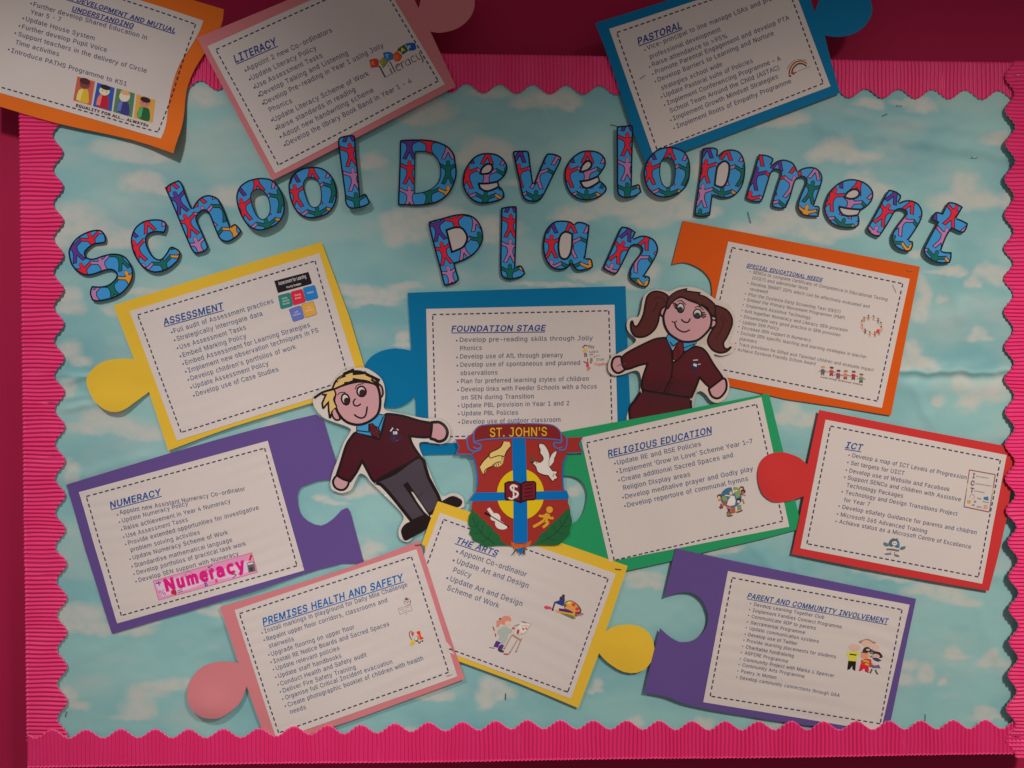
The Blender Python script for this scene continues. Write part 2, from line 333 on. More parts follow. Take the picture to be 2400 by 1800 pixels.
£	425	37,41 37,57 62,61 80,74 90,95 93,125 85,358 89,401 102,439 125,471 156,495 194,510 239,516 277,511 310,499 339,480 362,454 378,422 387,385 328,377 318,411 300,437 273,453 240,459 210,456 186,446 168,430 155,410 146,360 153,127 145,89 123,64 92,49 61,42|37,0 37,57 301,57 324,63 330,85 330,107 388,107 388,91 382,51 366,23 339,6 299,0|37,229 37,280 311,280 311,229
–	350	350,244 350,188 0,188 0,244
‘	177	52,318 104,509 151,509 121,318
’	177	52,318 82,509 151,509 98,318
 	248	""".split("\n"):
    _k, _a, _c = _l.split("\t")
    GLY[_k] = (int(_a), [[tuple(map(int, p.split(","))) for p in c.split()] for c in _c.split("|") if c])


# ---------------------------------------------------------------- sheets
class Lay:
    """how a sheet sits on the board: distance from the wall in mm as a function of the place on the board"""
    def __init__(s, h0, bumps=(), tilt=(0, 0, 0, 0), wave=0.3, seed=1, ripple=None):
        s.h0 = h0; s.b = bumps; s.t = tilt; s.w = wave
        r = random.Random(seed)
        s.ph = [(r.uniform(-1, 1), r.uniform(-1, 1), r.uniform(0, 6.28), r.uniform(110, 260)) for _ in range(4)]
        s.rp = ripple

    def __call__(s, x, y):
        h = s.h0
        cx, cy, gx, gy = s.t
        h += (x - cx) * gx + (y - cy) * gy
        for a, b, p, wl in s.ph:
            n = math.hypot(a, b) + 1e-6
            h += s.w * 0.5 * math.sin((a * x + b * y) / n / wl * 6.283 + p)
        for bx, by, rx, ry, am in s.b:
            h += am * math.exp(-((x - bx) / rx) ** 2 - ((y - by) / ry) ** 2)
        if s.rp:
            dx, dy, wl, am = s.rp
            u = (x * dx + y * dy)
            v = (-x * dy + y * dx)
            h += 2.0 * am * math.sin(u / wl * 6.283 + 2.2 * math.sin(v / 95.0) + 1.3 * math.sin(u / 61.0)) * (0.55 + 0.45 * math.sin(v / 70.0 + u / 47.0))
        return h

    def W(s, x, y, lift=0.0):
        kf = 1 - (s.h0 - 10) / 1000.0 / D
        return ((x - 1200) * S * kf, -(s(x, y) + lift) / 1000.0, (900 - y) * S * kf)


def ccw(p):
    a = sum(p[i][0] * p[(i + 1) % len(p)][1] - p[(i + 1) % len(p)][0] * p[i][1] for i in range(len(p)))
    return p if a > 0 else p[::-1]


def inside(p, x, y):
    r = False
    j = len(p) - 1
    for i in range(len(p)):
        if (p[i][1] > y) != (p[j][1] > y) and x < (p[j][0] - p[i][0]) * (y - p[i][1]) / (p[j][1] - p[i][1]) + p[i][0]:
            r = not r
        j = i
    return r


def link(o, parent=None):
    C.objects.link(o)
    if parent is not None:
        o.parent = parent
    return o


def sheet(name, lay, base=None, outline=None, holes=(), regions=(), grid=0, thick=0.0, lift=0.0, parent=None, edge=None, eps=1e-3, fine=13.0):
    vs, fs, own = [], [], []

    def add(p, tag):
        p = ccw([a[:2] for a in p])
        if len(p) > 2:                                        # no edge longer than 14 px, so that the sheet can bend
            r = []
            for i in range(len(p)):
                u, v = p[i], p[(i + 1) % len(p)]
                k = max(1, int(math.hypot(v[0] - u[0], v[1] - u[1]) / 14.0))
                r += [(u[0] + (v[0] - u[0]) * n / k, u[1] + (v[1] - u[1]) * n / k) for n in range(k)]
            p = r
        i0 = len(vs)
        vs.extend(Vector(a) for a in p)
        fs.append(list(range(i0, i0 + len(p))))
        own.append(tag)
    mats = []

    def mi(m):
        if m not in mats: mats.append(m)
        return mats.index(m)
    if outline is not None:
        add(outline, 'out')
        bi = mi(base)
    for h in holes:
        add(h, 'hole')
    for m, ps in regions:
        k = mi(m)
        for p in ps:
            add(p, k)
    if grid and outline is not None:
        xs = [a[0] for a in outline]; ys = [a[1] for a in outline]
        x = math.floor(min(xs) / grid) * grid + grid * 0.37
        row = 0
        while x < max(xs):
            y = math.floor(min(ys) / grid) * grid + (grid * 0.5 if row % 2 else 0) + 0.21
            while y < max(ys):
                if inside(outline, x, y):
                    vs.append(Vector((x, y)))
                y += grid
            x += grid; row += 1
    if outline is None:
        g = fine
        seen = set()
        for m, ps in regions:
            for p in ps:
                xs = [a[0] for a in p]; ys = [a[1] for a in p]
                if max(xs) - min(xs) < g and max(ys) - min(ys) < g: continue
                for ix in range(int(min(xs) / g), int(max(xs) / g) + 1):
                    for iy in range(int(min(ys) / g), int(max(ys) / g) + 1):
                        if (ix, iy) in seen: continue
                        x, y = ix * g + 3.1, iy * g + (g / 2 if ix % 2 else 0) + 1.7
                        if inside(p, x, y):
                            seen.add((ix, iy)); vs.append(Vector((x, y)))
    ov, oe, of, a1, a2, oid = delaunay_2d_cdt(vs, [], fs, 1, eps)
    tris, tm = [], []
    for f, ids in zip(of, oid):
        tg = [own[i] for i in ids]
        if outline is not None and 'out' not in tg: continue
        if 'hole' in tg: continue
        reg = [i for i in ids if isinstance(own[i], int)]
        if reg: m = own[max(reg)]
        elif outline is not None: m = bi
        else: continue
        if len(f) >= 3:
            tris.append(list(f)); tm.append(m)
    used = sorted({i for f in tris for i in f})
    rem = {k: n for n, k in enumerate(used)}
    co = [lay.W(ov[i].x, ov[i].y, lift) for i in used]
    tris = [[rem[i] for i in f] for f in tris]
    # face towards the camera
    out = []
    for f in tris:
        a, b, c = (Vector(co[f[k]]) for k in (0, 1, 2))
        if (b - a).cross(c - a).y > 0: f = f[::-1]
        out.append(f)
    tris = out
    smooth = [True] * len(tris)
    if thick > 0:
        em = mi(edge or base)
        cnt = {}
        for f in tris:
            for i in range(len(f)):
                e = (f[i], f[(i + 1) % len(f)])
                cnt[e] = cnt.get(e, 0) + 1
        n0 = len(co)
        co += [(c[0], c[1] + thick / 1000.0, c[2]) for c in co]      # back face
        for f in list(tris):
            tris.append([i + n0 for i in f[::-1]]); tm.append(em); smooth.append(True)
        dup = {}
        for (i, j) in cnt:
            if (j, i) not in cnt:
                for v in (i, j, i + n0, j + n0):
                    if v not in dup:
                        dup[v] = len(co); co.append(co[v])
                tris.append([dup[j], dup[i], dup[i + n0], dup[j + n0]]); tm.append(em); smooth.append(False)
    me = bpy.data.meshes.new(name)
    me.from_pydata(co, [], tris)
    for m in mats: me.materials.append(m)
    me.polygons.foreach_set('material_index', tm)
    me.polygons.foreach_set('use_smooth', smooth)
    me.update()
    return link(bpy.data.objects.new(name, me), parent)


_gc = {}


def glyph(ch, bold):
    """triangulated letter; bold adds a rim of that width (font units) round every contour"""
    if (ch, bold) in _gc: return _gc[(ch, bold)]
    adv, cs = GLY.get(ch, GLY['x'])
    if not cs:
        r = (adv + bold, [], [])
    else:
        vs, fs, own = [], [], []
        for c in cs:
            i0 = len(vs); vs += [Vector((float(a[0]), float(a[1]))) for a in ccw(c)]
            fs.append(list(range(i0, i0 + len(c)))); own.append(0)
        if bold:
            for c in cs:
                for b in band([(float(a[0]), float(a[1])) for a in c], bold * 2.0, True):
                    i0 = len(vs); vs += [Vector(a) for a in ccw(b)]
                    fs.append(list(range(i0, i0 + 4))); own.append(1)
        ov, oe, of, a1, a2, oid = delaunay_2d_cdt(vs, [], fs, 1, 0.05)
        keep = [list(f) for f, ids in zip(of, oid) if any(own[i] for i in ids) or sum(1 for i in ids if not own[i]) % 2]
        r = (adv + bold * 1.8, [(v.x, v.y) for v in ov], keep)
    _gc[(ch, bold)] = r
    return r


def glyphs(body, bold):
    x = 0.0; V, F = [], []
    for ch in body:
        adv, v, f = glyph(ch, bold)
        n = len(V)
        V += [(a[0] + x, a[1]) for a in v]; F += [[i + n for i in g] for g in f]
        x += adv
    return V, F


def cap_h():
    return 512.0


def text(name, body, p0, p1, cap, lay, m, lift, parent, up=None, bold=0.0, slant=0.0, underline=0.0, dot=None, dotr=3.0):
    """print one line of writing from p0 to p1 (baseline); up = direction of the verticals"""
    v, f = glyphs(body, bold)
    x0 = min(a[0] for a in v); x1 = max(a[0] for a in v)
    P0, P1 = Vector(p0), Vector(p1)
    u = P1 - P0
    ud = u.normalized()
    upv = Vector((ud.y, -ud.x)) if up is None else Vector(up).normalized()
    ch = cap_h()
    co, fs = [], []
    for a in v:
        yy = a[1] / ch * cap
        p = P0 + u * ((a[0] - x0) / (x1 - x0)) + upv * yy + ud * slant * yy
        co.append(lay.W(p.x, p.y, lift))
    fs = [list(g) for g in f]

    def extra(pl):
        i0 = len(co)
        for a in pl: co.append(lay.W(a[0], a[1], lift))
        fs.append(list(range(i0, i0 + len(pl))))
    if underline:
        n = 14
        for i in range(n):
            a = P0 + u * (i / n) - upv * cap * 0.16; b = P0 + u * ((i + 1) / n) - upv * cap * 0.16
            extra([a, b, b - upv * underline, a - upv * underline])
    if dot is not None:
        extra(ell(dot[0], dot[1], dotr, dotr, 10))
    me = bpy.data.meshes.new(name)
    o2 = []
    for g in fs:
        a, b, c = (Vector(co[g[k]]) for k in (0, 1, 2))
        o2.append(g[::-1] if (b - a).cross(c - a).y > 0 else g)
    me.from_pydata(co, [], o2)
    me.materials.append(m)
    me.update()
    return link(bpy.data.objects.new(name, me), parent)


def thing(name, label, cat, at=None, h=10.0, group=None):
    o = bpy.data.objects.new(name, None)
    C.objects.link(o)
    o['label'] = label; o['category'] = cat
    if group: o['group'] = group
    return o


def recentre():
    """move every empty to the middle of its parts' feet, keeping the parts where they are"""
    for o in list(C.objects):
        if o.type == 'EMPTY' and o.children:
            cs = []
            for ch in o.children:
                if ch.type == 'MESH':
                    n = len(ch.data.vertices)
                    a = np.empty(n * 3, dtype=np.float32); ch.data.vertices.foreach_get('co', a)
                    a = a.reshape(-1, 3)
                    cs.append(a)
            if not cs: continue
            a = np.concatenate(cs)
            mid = ((a[:, 0].min() + a[:, 0].max()) / 2, float(a[:, 1].max()), float(a[:, 2].min()))
            o.location = mid
            for ch in o.children:
                if ch.type == 'MESH':
                    ch.data.transform(__import__('mathutils').Matrix.Translation(-Vector(mid)))
                    for g in ch.children:
                        if g.type == 'MESH':
                            g.data.transform(__import__('mathutils').Matrix.Translation(-Vector(mid)))
# ---------------------------------------------------------------- wall, board, cloud paper
def box(name, x0, x1, y0, y1, z0, z1, m, parent=None):
    co = [(x, y, z) for x in (x0, x1) for y in (y0, y1) for z in (z0, z1)]
    fs = [(0, 1, 3, 2), (4, 6, 7, 5), (0, 4, 5, 1), (2, 3, 7, 6), (0, 2, 6, 4), (1, 5, 7, 3)]
    me = bpy.data.meshes.new(name); me.from_pydata(co, [], fs); me.materials.append(m); me.update()
    return link(bpy.data.objects.new(name, me), parent)


M_WALL = mat('maroon_paint', alb((150, 24, 60)), rough=0.7, spec=0.15, grain=0.04, blot=0.04, bump=0.12, bscale=420)
wall = box('wall', -2.2, 2.2, 0.034, 0.14, -1.7, 1.9, M_WALL)
wall['kind'] = 'structure'; wall['label'] = 'maroon painted wall behind the display board'
M_CORK = paper('board_edge', (110, 60, 60))
k8 = 1 - (-2) / 1000.0 / D
board = box('display_board', (74 - 1200) * S * k8, (2436 - 1200) * S * k8, -0.0085, 0.034, (900 - 1768) * S * k8, (900 - 158) * S * k8, M_CORK)
board['label'] = 'large flat display board on the maroon wall under the cloud paper'
board['category'] = 'notice board'


def fbm(x, y, seed, octs=4):
    r = np.random.RandomState(seed)
    out = np.zeros_like(x); amp = 1.0; tot = 0
    for o in range(octs):
        g = r.rand(64, 64)
        xi = np.floor(x).astype(int); yi = np.floor(y).astype(int)
        fx = x - xi; fy = y - yi
        fx = fx * fx * (3 - 2 * fx); fy = fy * fy * (3 - 2 * fy)
        a = g[yi % 64, xi % 64]; b = g[yi % 64, (xi + 1) % 64]; c = g[(yi + 1) % 64, xi % 64]; d = g[(yi + 1) % 64, (xi + 1) % 64]
        out += amp * ((a * (1 - fx) + b * fx) * (1 - fy) + (c * (1 - fx) + d * fx) * fy)
        tot += amp; amp *= 0.5; x = x * 2.03 + 7; y = y * 2.03 + 3
    return out / tot


CLOUDS = """300,352,88,26 350,372,60,14 475,228,42,26 335,432,52,28 380,446,30,12 175,520,75,42 235,560,80,30 300,565,70,22 130,560,40,40
545,468,55,28 1017,262,50,28 975,282,40,18 868,385,38,18 1133,348,45,26 1160,372,60,22 1095,372,40,18 1150,222,50,12 1235,245,30,14 1290,232,60,22 1330,240,30,16
955,545,60,34 1000,508,70,28 1055,520,60,22 930,520,40,26 1165,535,55,24 1120,560,50,16 1345,505,55,24 1420,478,45,26 1480,490,60,20 1340,530,30,22 1230,428,45,12
1510,520,50,16 1650,400,28,36 1600,500,60,22 1560,470,50,26 1670,500,24,14 1850,282,45,16 1790,292,30,8 2020,243,26,10 2050,250,20,12 2130,236,40,10 2165,250,30,16
1962,350,40,26 2010,372,48,18 1920,372,40,18 2335,330,34,17 2020,432,30,28 2060,452,36,20 2262,440,34,30 2300,470,60,24 2225,480,50,22 2380,480,30,40 1830,520,60,34 1880,505,50,20
1760,545,50,20 1930,548,70,20 1980,530,50,20 2235,636,26,12 2215,640,36,6 2310,640,28,16 2345,655,30,24 2280,665,20,16 2164,690,18,34 2155,730,22,28 2211,702,12,11
2298,782,22,16 2295,795,40,8 2140,825,24,26 2165,855,26,16 2110,850,30,18 2245,900,30,22 2300,920,50,30 2350,905,24,30 2265,950,30,20 2193,938,13,12 1860,962,26,16 1840,985,40,12 1900,985,40,16
2034,1330,50,14 2100,1350,50,12 2160,1382,40,16 2215,1392,48,22 2260,1410,40,12 2236,1525,20,12 2240,1540,36,8 2327,1535,22,14 2335,1555,40,12 2125,1562,26,16 2170,1580,18,22 2120,1595,30,16 2211,1596,11,9 2305,1670,20,12 2310,1685,34,8
1708,1285,38,10 1660,1290,30,8 830,682,50,16 900,690,60,16 870,710,60,10 950,670,40,10 945,795,20,14 950,815,30,8 1260,668,60,6 1390,650,50,12 1430,640,36,14 1480,668,50,14 1520,640,30,20 1300,672,70,8
160,692,26,22 165,725,32,16 270,730,22,14 340,690,50,10 160,822,30,24 190,848,22,14 160,910,20,22 240,975,50,20 290,1000,60,22 200,1005,50,18 340,1020,50,14 165,1110,20,30 420,1110,20,10
190,1440,50,26 210,1475,60,18 320,1475,48,14 150,1460,30,40 350,1455,30,8 490,1436,40,10 540,1425,30,8 160,1625,24,22 180,1655,28,14 320,1660,40,26 350,1625,50,18 400,1608,60,14 470,1610,60,12 300,1680,40,8
1020,1622,24,16 1000,1632,30,8 1045,1635,22,10 1150,1610,30,20 1135,1640,24,24 1175,1625,30,18 1395,1600,12,11 1395,1615,18,6 1490,1350,40,14 1520,1372,40,12 1545,1350,20,10 1490,1692,20,11 970,1710,24,8 1650,1700,30,14 1810,1705,40,12
860,1145,40,16 830,1160,30,10 760,1168,20,9 790,1180,26,6 870,1280,26,16 850,1300,30,10 1045,1250,40,16 640,1010,30,20 700,1000,30,10 1340,1150,20,14 1060,800,20,10 2150,600,20,10""".split()


def cloud_paper():
    st = 4.0
    xs = np.arange(76, 2434, st); ys = np.arange(158, 1768, st)
    X, Y = np.meshgrid(xs, ys)
    n1 = fbm(X / 46, Y / 38, 3); n2 = fbm(X / 46 + 31, Y / 38 + 9, 5)
    XX = X + (n1 - 0.5) * 34 + (fbm(X / 14, Y / 14, 13) - 0.5) * 9; YY = Y + (n2 - 0.5) * 26 + (fbm(X / 14, Y / 14, 14) - 0.5) * 9
    dens = np.zeros_like(X)
    for t in CLOUDS:
        cx, cy, rx, ry = map(float, t.split(',')); rx *= 1.12; ry *= 1.22
        dy = (YY - cy) / ry
        dy = np.where(dy > 0, dy * 1.35, dy)              # flatter underside
        dd = ((XX - cx) / rx) ** 2 + dy ** 2
        dens = 1 - (1 - dens) * (1 - np.clip(1.15 - dd * 0.62, 0, 1) ** 1.3)
    fine = fbm(X / 17, Y / 15, 8)
    a = np.clip((dens - 0.12) * 1.15, 0, 1); a = a * np.clip(0.55 + 0.9 * fine, 0, 1)
    veil = fbm(X / 150, Y / 60, 12)
    a = np.clip(np.maximum(a * (0.72 + 0.28 * fine), np.clip((veil - 0.5) * 1.1, 0, 0.35)), 0, 1)
    blue = np.array(alb((128, 164, 161))); deep = np.array(alb((106, 150, 153))); white = np.array(alb((172, 168, 160)))
    v2 = fbm(X / 210 + 5, Y / 120 + 2, 21)
    t = np.clip((v2 - 0.35) * 2.4, 0, 1)[..., None]
    col = blue * (1 - t) + deep * t
    col = col * (1 - a[..., None]) + white * a[..., None]
    # wrinkles and folds in the paper (mm)
    H = np.full_like(X, 10.0)
    H += (fbm(X / 160, Y / 90, 30) - 0.5) * 1.6 + (fbm(X / 60, Y / 34, 31) - 0.5) * 0.35

    def ridge(x0, y0, x1, y1, w, am, wob=0.0, sharp=False):
        L = math.hypot(x1 - x0, y1 - y0); ux, uy = (x1 - x0) / L, (y1 - y0) / L
        s = (X - x0) * ux + (Y - y0) * uy; d = -(X - x0) * uy + (Y - y0) * ux
        d = d + wob * np.sin(s / 19.0) + wob * 0.7 * np.sin(s / 8.3 + 1)
        f = np.clip(s / 30, 0, 1) * np.clip((L - s) / 40, 0, 1)
        g = np.exp(-np.abs(d) / w) if sharp else np.exp(-(d / w) ** 2)
        return am * g * np.clip(f, 0, 1)
    H += ridge(2090, 872, 2440, 872, 4.5, 3.2, 2.5, True) - ridge(2090, 884, 2440, 886, 9, 1.4, 2.0) + ridge(2150, 868, 2330, 858, 14, 1.6, 2)
    H += ridge(2090, 908, 2440, 915, 14, 0.9, 3)
    H += ridge(2090, 1010, 2400, 1090, 22, 1.0, 3) + ridge(2130, 770, 2420, 700, 20, 0.8, 3)
    H += ridge(2200, 560, 2280, 830, 22, 1.6, 3) + ridge(2260, 690, 2180, 1010, 18, 1.4, 3) + ridge(2130, 890, 2190, 1010, 13, 1.5, 2) + ridge(2330, 560, 2380, 760, 14, 1.0, 2)
    H += ridge(1900, 300, 2440, 378, 22, 2.6, 3) + ridge(1960, 270, 2440, 322, 16, 1.4, 3) + ridge(2040, 330, 2440, 400, 14, -1.2, 2)
    H += ridge(138, 880, 225, 884, 5, 2.6, 1, True) + ridge(138, 902, 250, 870, 7, 1.8, 1) + ridge(138, 965, 240, 940, 8, 1.9, 1) + ridge(138, 935, 230, 925, 6, 1.2, 1)
    H += ridge(130, 1130, 380, 1060, 13, 1.4, 2) + ridge(150, 1560, 420, 1440, 16, 0.6, 2)
    H += ridge(480, 1480, 700, 1400, 14, 1.2, 2) + ridge(700, 1180, 860, 1400, 16, 1.1, 2) + ridge(420, 1560, 560, 1490, 14, 0.6, 2)
    H += ridge(2200, 1290, 2370, 1370, 14, 1.3, 3) + ridge(2190, 1330, 2360, 1250, 9, 0.9, 2) + ridge(1750, 1270, 1880, 1400, 12, 0.8, 2)
    H += ridge(1850, 1240, 1870, 1370, 9, 0.7, 2) + ridge(2280, 1400, 2400, 1690, 16, 0.9, 3)
    H += ridge(1240, 200, 1290, 300, 10, 0.9, 2) + ridge(1180, 230, 1330, 250, 8, 0.5, 2)
    verts = np.stack([(X - 1200) * S, -H / 1000.0, (900 - Y) * S], -1).reshape(-1, 3)
    ny, nx = X.shape
    I = np.arange(nx * ny).reshape(ny, nx)
    F = np.stack([I[:-1, :-1], I[1:, :-1], I[1:, 1:], I[:-1, 1:]], -1).reshape(-1, 4)
    me = bpy.data.meshes.new('cloud_paper')
    me.vertices.add(len(verts)); me.vertices.foreach_set('co', verts.astype(np.float32).ravel())
    me.loops.add(F.size); me.loops.foreach_set('vertex_index', F.astype(np.int32).ravel())
    me.polygons.add(len(F)); me.polygons.foreach_set('loop_start', np.arange(0, F.size, 4, dtype=np.int32))
    me.polygons.foreach_set('loop_total', np.full(len(F), 4, dtype=np.int32))
    me.polygons.foreach_set('use_smooth', np.ones(len(F), dtype=bool))
    me.update(calc_edges=True)
    at = me.color_attributes.new('print', 'FLOAT_COLOR', 'POINT')
    c4 = np.concatenate([col.reshape(-1, 3), np.ones((nx * ny, 1))], 1).astype(np.float32)
    at.data.foreach_set('color', c4.ravel())
    me.materials.append(mat('cloud_print', 'print', rough=0.55, spec=0.35, grain=0.03, blot=0.02, bump=0.1, bscale=600))
    o = link(bpy.data.objects.new('cloud_paper', me))
    o['label'] = 'pale blue backing paper printed with white clouds, covering the whole board'
    o['category'] = 'backing paper'


cloud_paper()

# ---------------------------------------------------------------- corrugated scalloped border strips
M_PINK = mat('pink_corrugated_card', alb((218, 36, 98)), rough=0.45, spec=0.6, grain=0.04, blot=0.06, bump=0.1, bscale=500)
M_PEDGE = paper('corrugated_core', (205, 165, 170))


def strip(label, along, s0, s1, outer, inner, pitch, h0, hfun=None, amp=2.7, seed=1, slope=0.0, crush=()):
    """along 'x' or 'y'; outer(s), inner(s) give the two edges; the flutes run across the strip"""
    rnd = np.random.RandomState(seed)
    n = int((s1 - s0) / pitch * 12)
    ss = np.linspace(s0, s1, n)
    nt = 16
    ks = rnd.uniform(-1, 1, 6)
    verts = []
    kf = 1 - (h0 - 10) / 1000.0 / D
    back = []
    for i, s_ in enumerate(ss):
        a = outer(s_); b = inner(s_)
        for j in range(nt + 1):
            t = j / nt
            c = a + (b - a) * t
            sk = s_ + slope * (c - a)
            ph = (s_ / pitch) + 0.22 * math.sin(s_ / 47.0 + ks[0] * 5) + 0.10 * math.sin(s_ / 21.0 + t * 3 * ks[1]) + 0.06 * math.sin(t * 5 + s_ / 33.0)
            f = (0.5 + 0.5 * math.cos(2 * math.pi * ph)) ** 0.8
            am = amp * (0.86 + 0.14 * math.sin(s_ / 13.7 + ks[2] * 9))
            dent = 0.0
            for cs, ct, rs, rt, dp in crush:
                g = math.exp(-((s_ - cs) / rs) ** 2 - ((t - ct) / rt) ** 2)
                am *= 1 - 0.75 * g
                dent += dp * g * (0.6 + 0.4 * math.sin(s_ / 2.9 + t * 11))
            h = h0 + am * f + dent + (hfun(s_, t) if hfun else 0)
            h += 0.5 * math.sin(s_ / 83.0 + ks[3] * 6) * t
            X, Y = (sk, c) if along == 'x' else (c, sk)
            verts.append(((X - 1200) * S * kf, -h / 1000.0, (900 - Y) * S * kf))
    faces, mi_ = [], []
    W = nt + 1
    for i in range(n - 1):
        for j in range(nt):
            faces.append((i * W + j, (i + 1) * W + j, (i + 1) * W + j + 1, i * W + j + 1)); mi_.append(0)
    # orient, then back sheet and rim
    a, b, c = (Vector(verts[k]) for k in faces[0][:3])
    if (b - a).cross(c - a).y > 0: faces = [f[::-1] for f in faces]
    n0 = len(verts)
    verts += [(v[0], v[1] + 0.0006, v[2]) for v in verts]
    faces += [tuple(k + n0 for k in f[::-1]) for f in list(faces)]; mi_ += [1] * (len(faces) // 2)
    rim = [i * W for i in range(n)], [i * W + nt for i in range(n)], list(range(W)), [(n - 1) * W + j for j in range(W)]
    for r in rim:
        for p_, q_ in zip(r[:-1], r[1:]):
            faces.append((p_, q_, q_ + n0, p_ + n0)); mi_.append(1)
    me = bpy.data.meshes.new('border_strip'); me.from_pydata(verts, [], faces)
    me.materials.append(M_PINK); me.materials.append(M_PEDGE)
    me.polygons.foreach_set('material_index', mi_)
    me.polygons.foreach_set('use_smooth', [True] * (2 * (n - 1) * nt) + [False] * (len(faces) - 2 * (n - 1) * nt))
    me.update()
    o = link(bpy.data.objects.new('border_strip', me))
    o['label'] = label; o['category'] = 'border trim'; o['group'] = 'pink corrugated scalloped strips round the board'
    return o


def peaks(lst):
    L = [(float(a), float(b)) for a, b in lst]
    def f(s):
        if s <= L[0][0]:
            p = L[1][0] - L[0][0]
            return L[0][1], (s - L[0][0]) / p
        for (a, ya), (b, yb) in zip(L[:-1], L[1:]):
            if a <= s <= b:
                t = (s - a) / (b - a)
                return ya + (yb - ya) * t, t
        p = L[-1][0] - L[-2][0]
        return L[-1][1], (s - L[-1][0]) / p
    return f


def scal(t):
    return 0.5 - 0.5 * math.cos(2 * math.pi * t)


def left_in(y):
    return 137.0 + (y - 358) * 0.0072 + 11.8 * math.cos(2 * math.pi * (y - 358) / 80.25)


strip('pink corrugated strip down the upper left side of the board', 'y', 210, 1330, lambda y: 45.5 + (y - 266) * 0.0118, left_in, 9.75, 11.6, seed=2,
      crush=((870, 0.4, 9, 0.35, -0.3), (1075, 0.75, 7, 0.3, -0.2), (943, 0.7, 6, 0.15, -0.4)))
strip('pink corrugated strip at the lower left corner of the board', 'y', 1300, 1740, lambda y: 46.5 + (y - 266) * 0.0118 + (2.5 if y < 1310 else 0), lambda y: left_in(y) + 1.5, 9.75, 12.6, seed=3,
      crush=((1306, 0.4, 9, 0.9, -0.6), (1245, 0.4, 6, 0.2, -0.3), (1318, 0.5, 6, 0.5, 0.6), (1350, 0.7, 7, 0.3, -0.2)))


def top_in(x):
    return 208.5 + (x - 1132) * 0.0125 + 10.5 * math.cos(2 * math.pi * (x - 1132.7) / 77.9)


strip('pink corrugated strip along the top of the board', 'x', 60, 2395, lambda x: 110 + 0.0156 * x, top_in, 9.1, 10.8, seed=4, amp=2.3,
      crush=((2212, 0.6, 5, 0.25, -0.3), (1560, 0.5, 6, 0.4, -0.2)))
bx = [123, 202.5, 284, 365, 443, 524.5, 607.5, 689, 768.5, 845, 925, 1004, 1084, 1161.7, 1235.8, 1313.6, 1391, 1469, 1545, 1621.7, 1699.5, 1777, 1855, 1929, 2007, 2083, 2157, 2233, 2309]
by = [1708, 1709, 1707.5, 1708, 1708, 1707, 1706, 1701, 1699, 1698.4, 1694.8, 1691.8, 1690.8, 1688, 1686.4, 1687, 1688, 1688, 1688, 1689, 1689, 1690, 1689, 1690, 1689, 1688, 1687.5, 1686.5, 1686.4]
bpk = peaks(list(zip(bx, by)))


def bot_in(x):
    y0, t = bpk(x)
    return y0 + 20.0 * scal(t)


strip('short pink corrugated piece at the bottom left corner under the long bottom strip', 'x', 64, 166, lambda x: 1798 - (x - 70) * 0.0115, bot_in, 9.4, 15.0, seed=5, amp=2.6,
      crush=((85, 0.5, 12, 0.6, -0.3),))
strip('long pink corrugated strip along the bottom of the board', 'x', 160, 2392, lambda x: 1797.0 - (x - 70) * 0.0132 + 0.9 * math.sin(x / 130.0), bot_in, 9.4, 16.3, seed=6, amp=2.7,
      crush=((1218, 0.6, 7, 0.4, -0.2), (2120, 0.5, 5, 0.5, -0.2), (890, 0.3, 8, 0.4, -0.15)))
ry = [100, 181, 260, 340, 421, 503, 582, 652, 730, 813, 889, 965, 1041, 1121, 1195, 1269, 1348, 1424, 1500, 1576, 1656, 1730, 1806]
rx = [2355, 2355, 2355, 2355, 2353, 2353, 2352, 2352, 2352, 2353, 2353, 2354, 2354, 2355, 2357, 2361, 2363, 2363, 2363, 2361, 2357, 2357, 2357]
rx = [x - 7.0 / (1 + math.exp(-(y - 1010) / 28.0)) + 2.6 / (1 + math.exp(-(y - 1690) / 16.0)) - 5.5 * math.exp(-((y - 350) / 95.0) ** 2) - 2 * math.exp(-((y - 170) / 60.0) ** 2) for x, y in zip(rx, ry)]   # it stands off the board there
rpk = peaks(list(zip(ry, rx)))


def right_in(y):
    x0, t = rpk(y)
    return x0 + 22.0 * scal(t)


strip('pink corrugated strip down the right side, standing off the board and casting a shadow', 'y', 145, 1771, lambda y: 2438.0, right_in, 9.0, 12.6, seed=7, amp=2.7,
      hfun=lambda s, t: (6.2 * math.exp(-((s - 350) / 95.0) ** 2) * t + 7.0 / (1 + math.exp(-(s - 1010) / 28.0)) - 2.6 / (1 + math.exp(-(s - 1690) / 16.0)) + 2.2 * math.exp(-((s - 170) / 60.0) ** 2)), crush=((1725, 0.6, 9, 0.3, -0.6), (175, 0.2, 8, 0.2, -0.4)))
# ---------------------------------------------------------------- the jigsaw notices
K = {
    'orange': paper('orange_card', (192, 68, 10), (188, 160, 148)), 'pink': paper('pink_card', (186, 108, 112)),
    'blue': paper('blue_card', (0, 84, 120), (165, 150, 145)), 'yellow': paper('yellow_card', (202, 160, 48)),
    'green': paper('green_card', (34, 132, 84)), 'red': paper('red_card', (182, 46, 46)), 'purple': paper('purple_card', (88, 66, 120)),
    'orange2': paper('deep_orange_card', (186, 70, 16), (150, 130, 125))}
T_HEAD = ink('heading_ink', (40, 72, 128)); T_HEAD2 = ink('bright_heading_ink', (8, 88, 150)); T_HEADD = ink('dark_heading_ink', (30, 42, 92), (150, 135, 130))
T_TXT = ink('text_ink', (76, 76, 104)); T_GREY = ink('grey_text_ink', (104, 98, 104)); T_BLUE = ink('blue_text_ink', (72, 84, 114)); T_DARK = ink('dark_text_ink', (60, 54, 76), (150, 135, 130))
T_DASH = ink('dash_ink', (52, 50, 74))
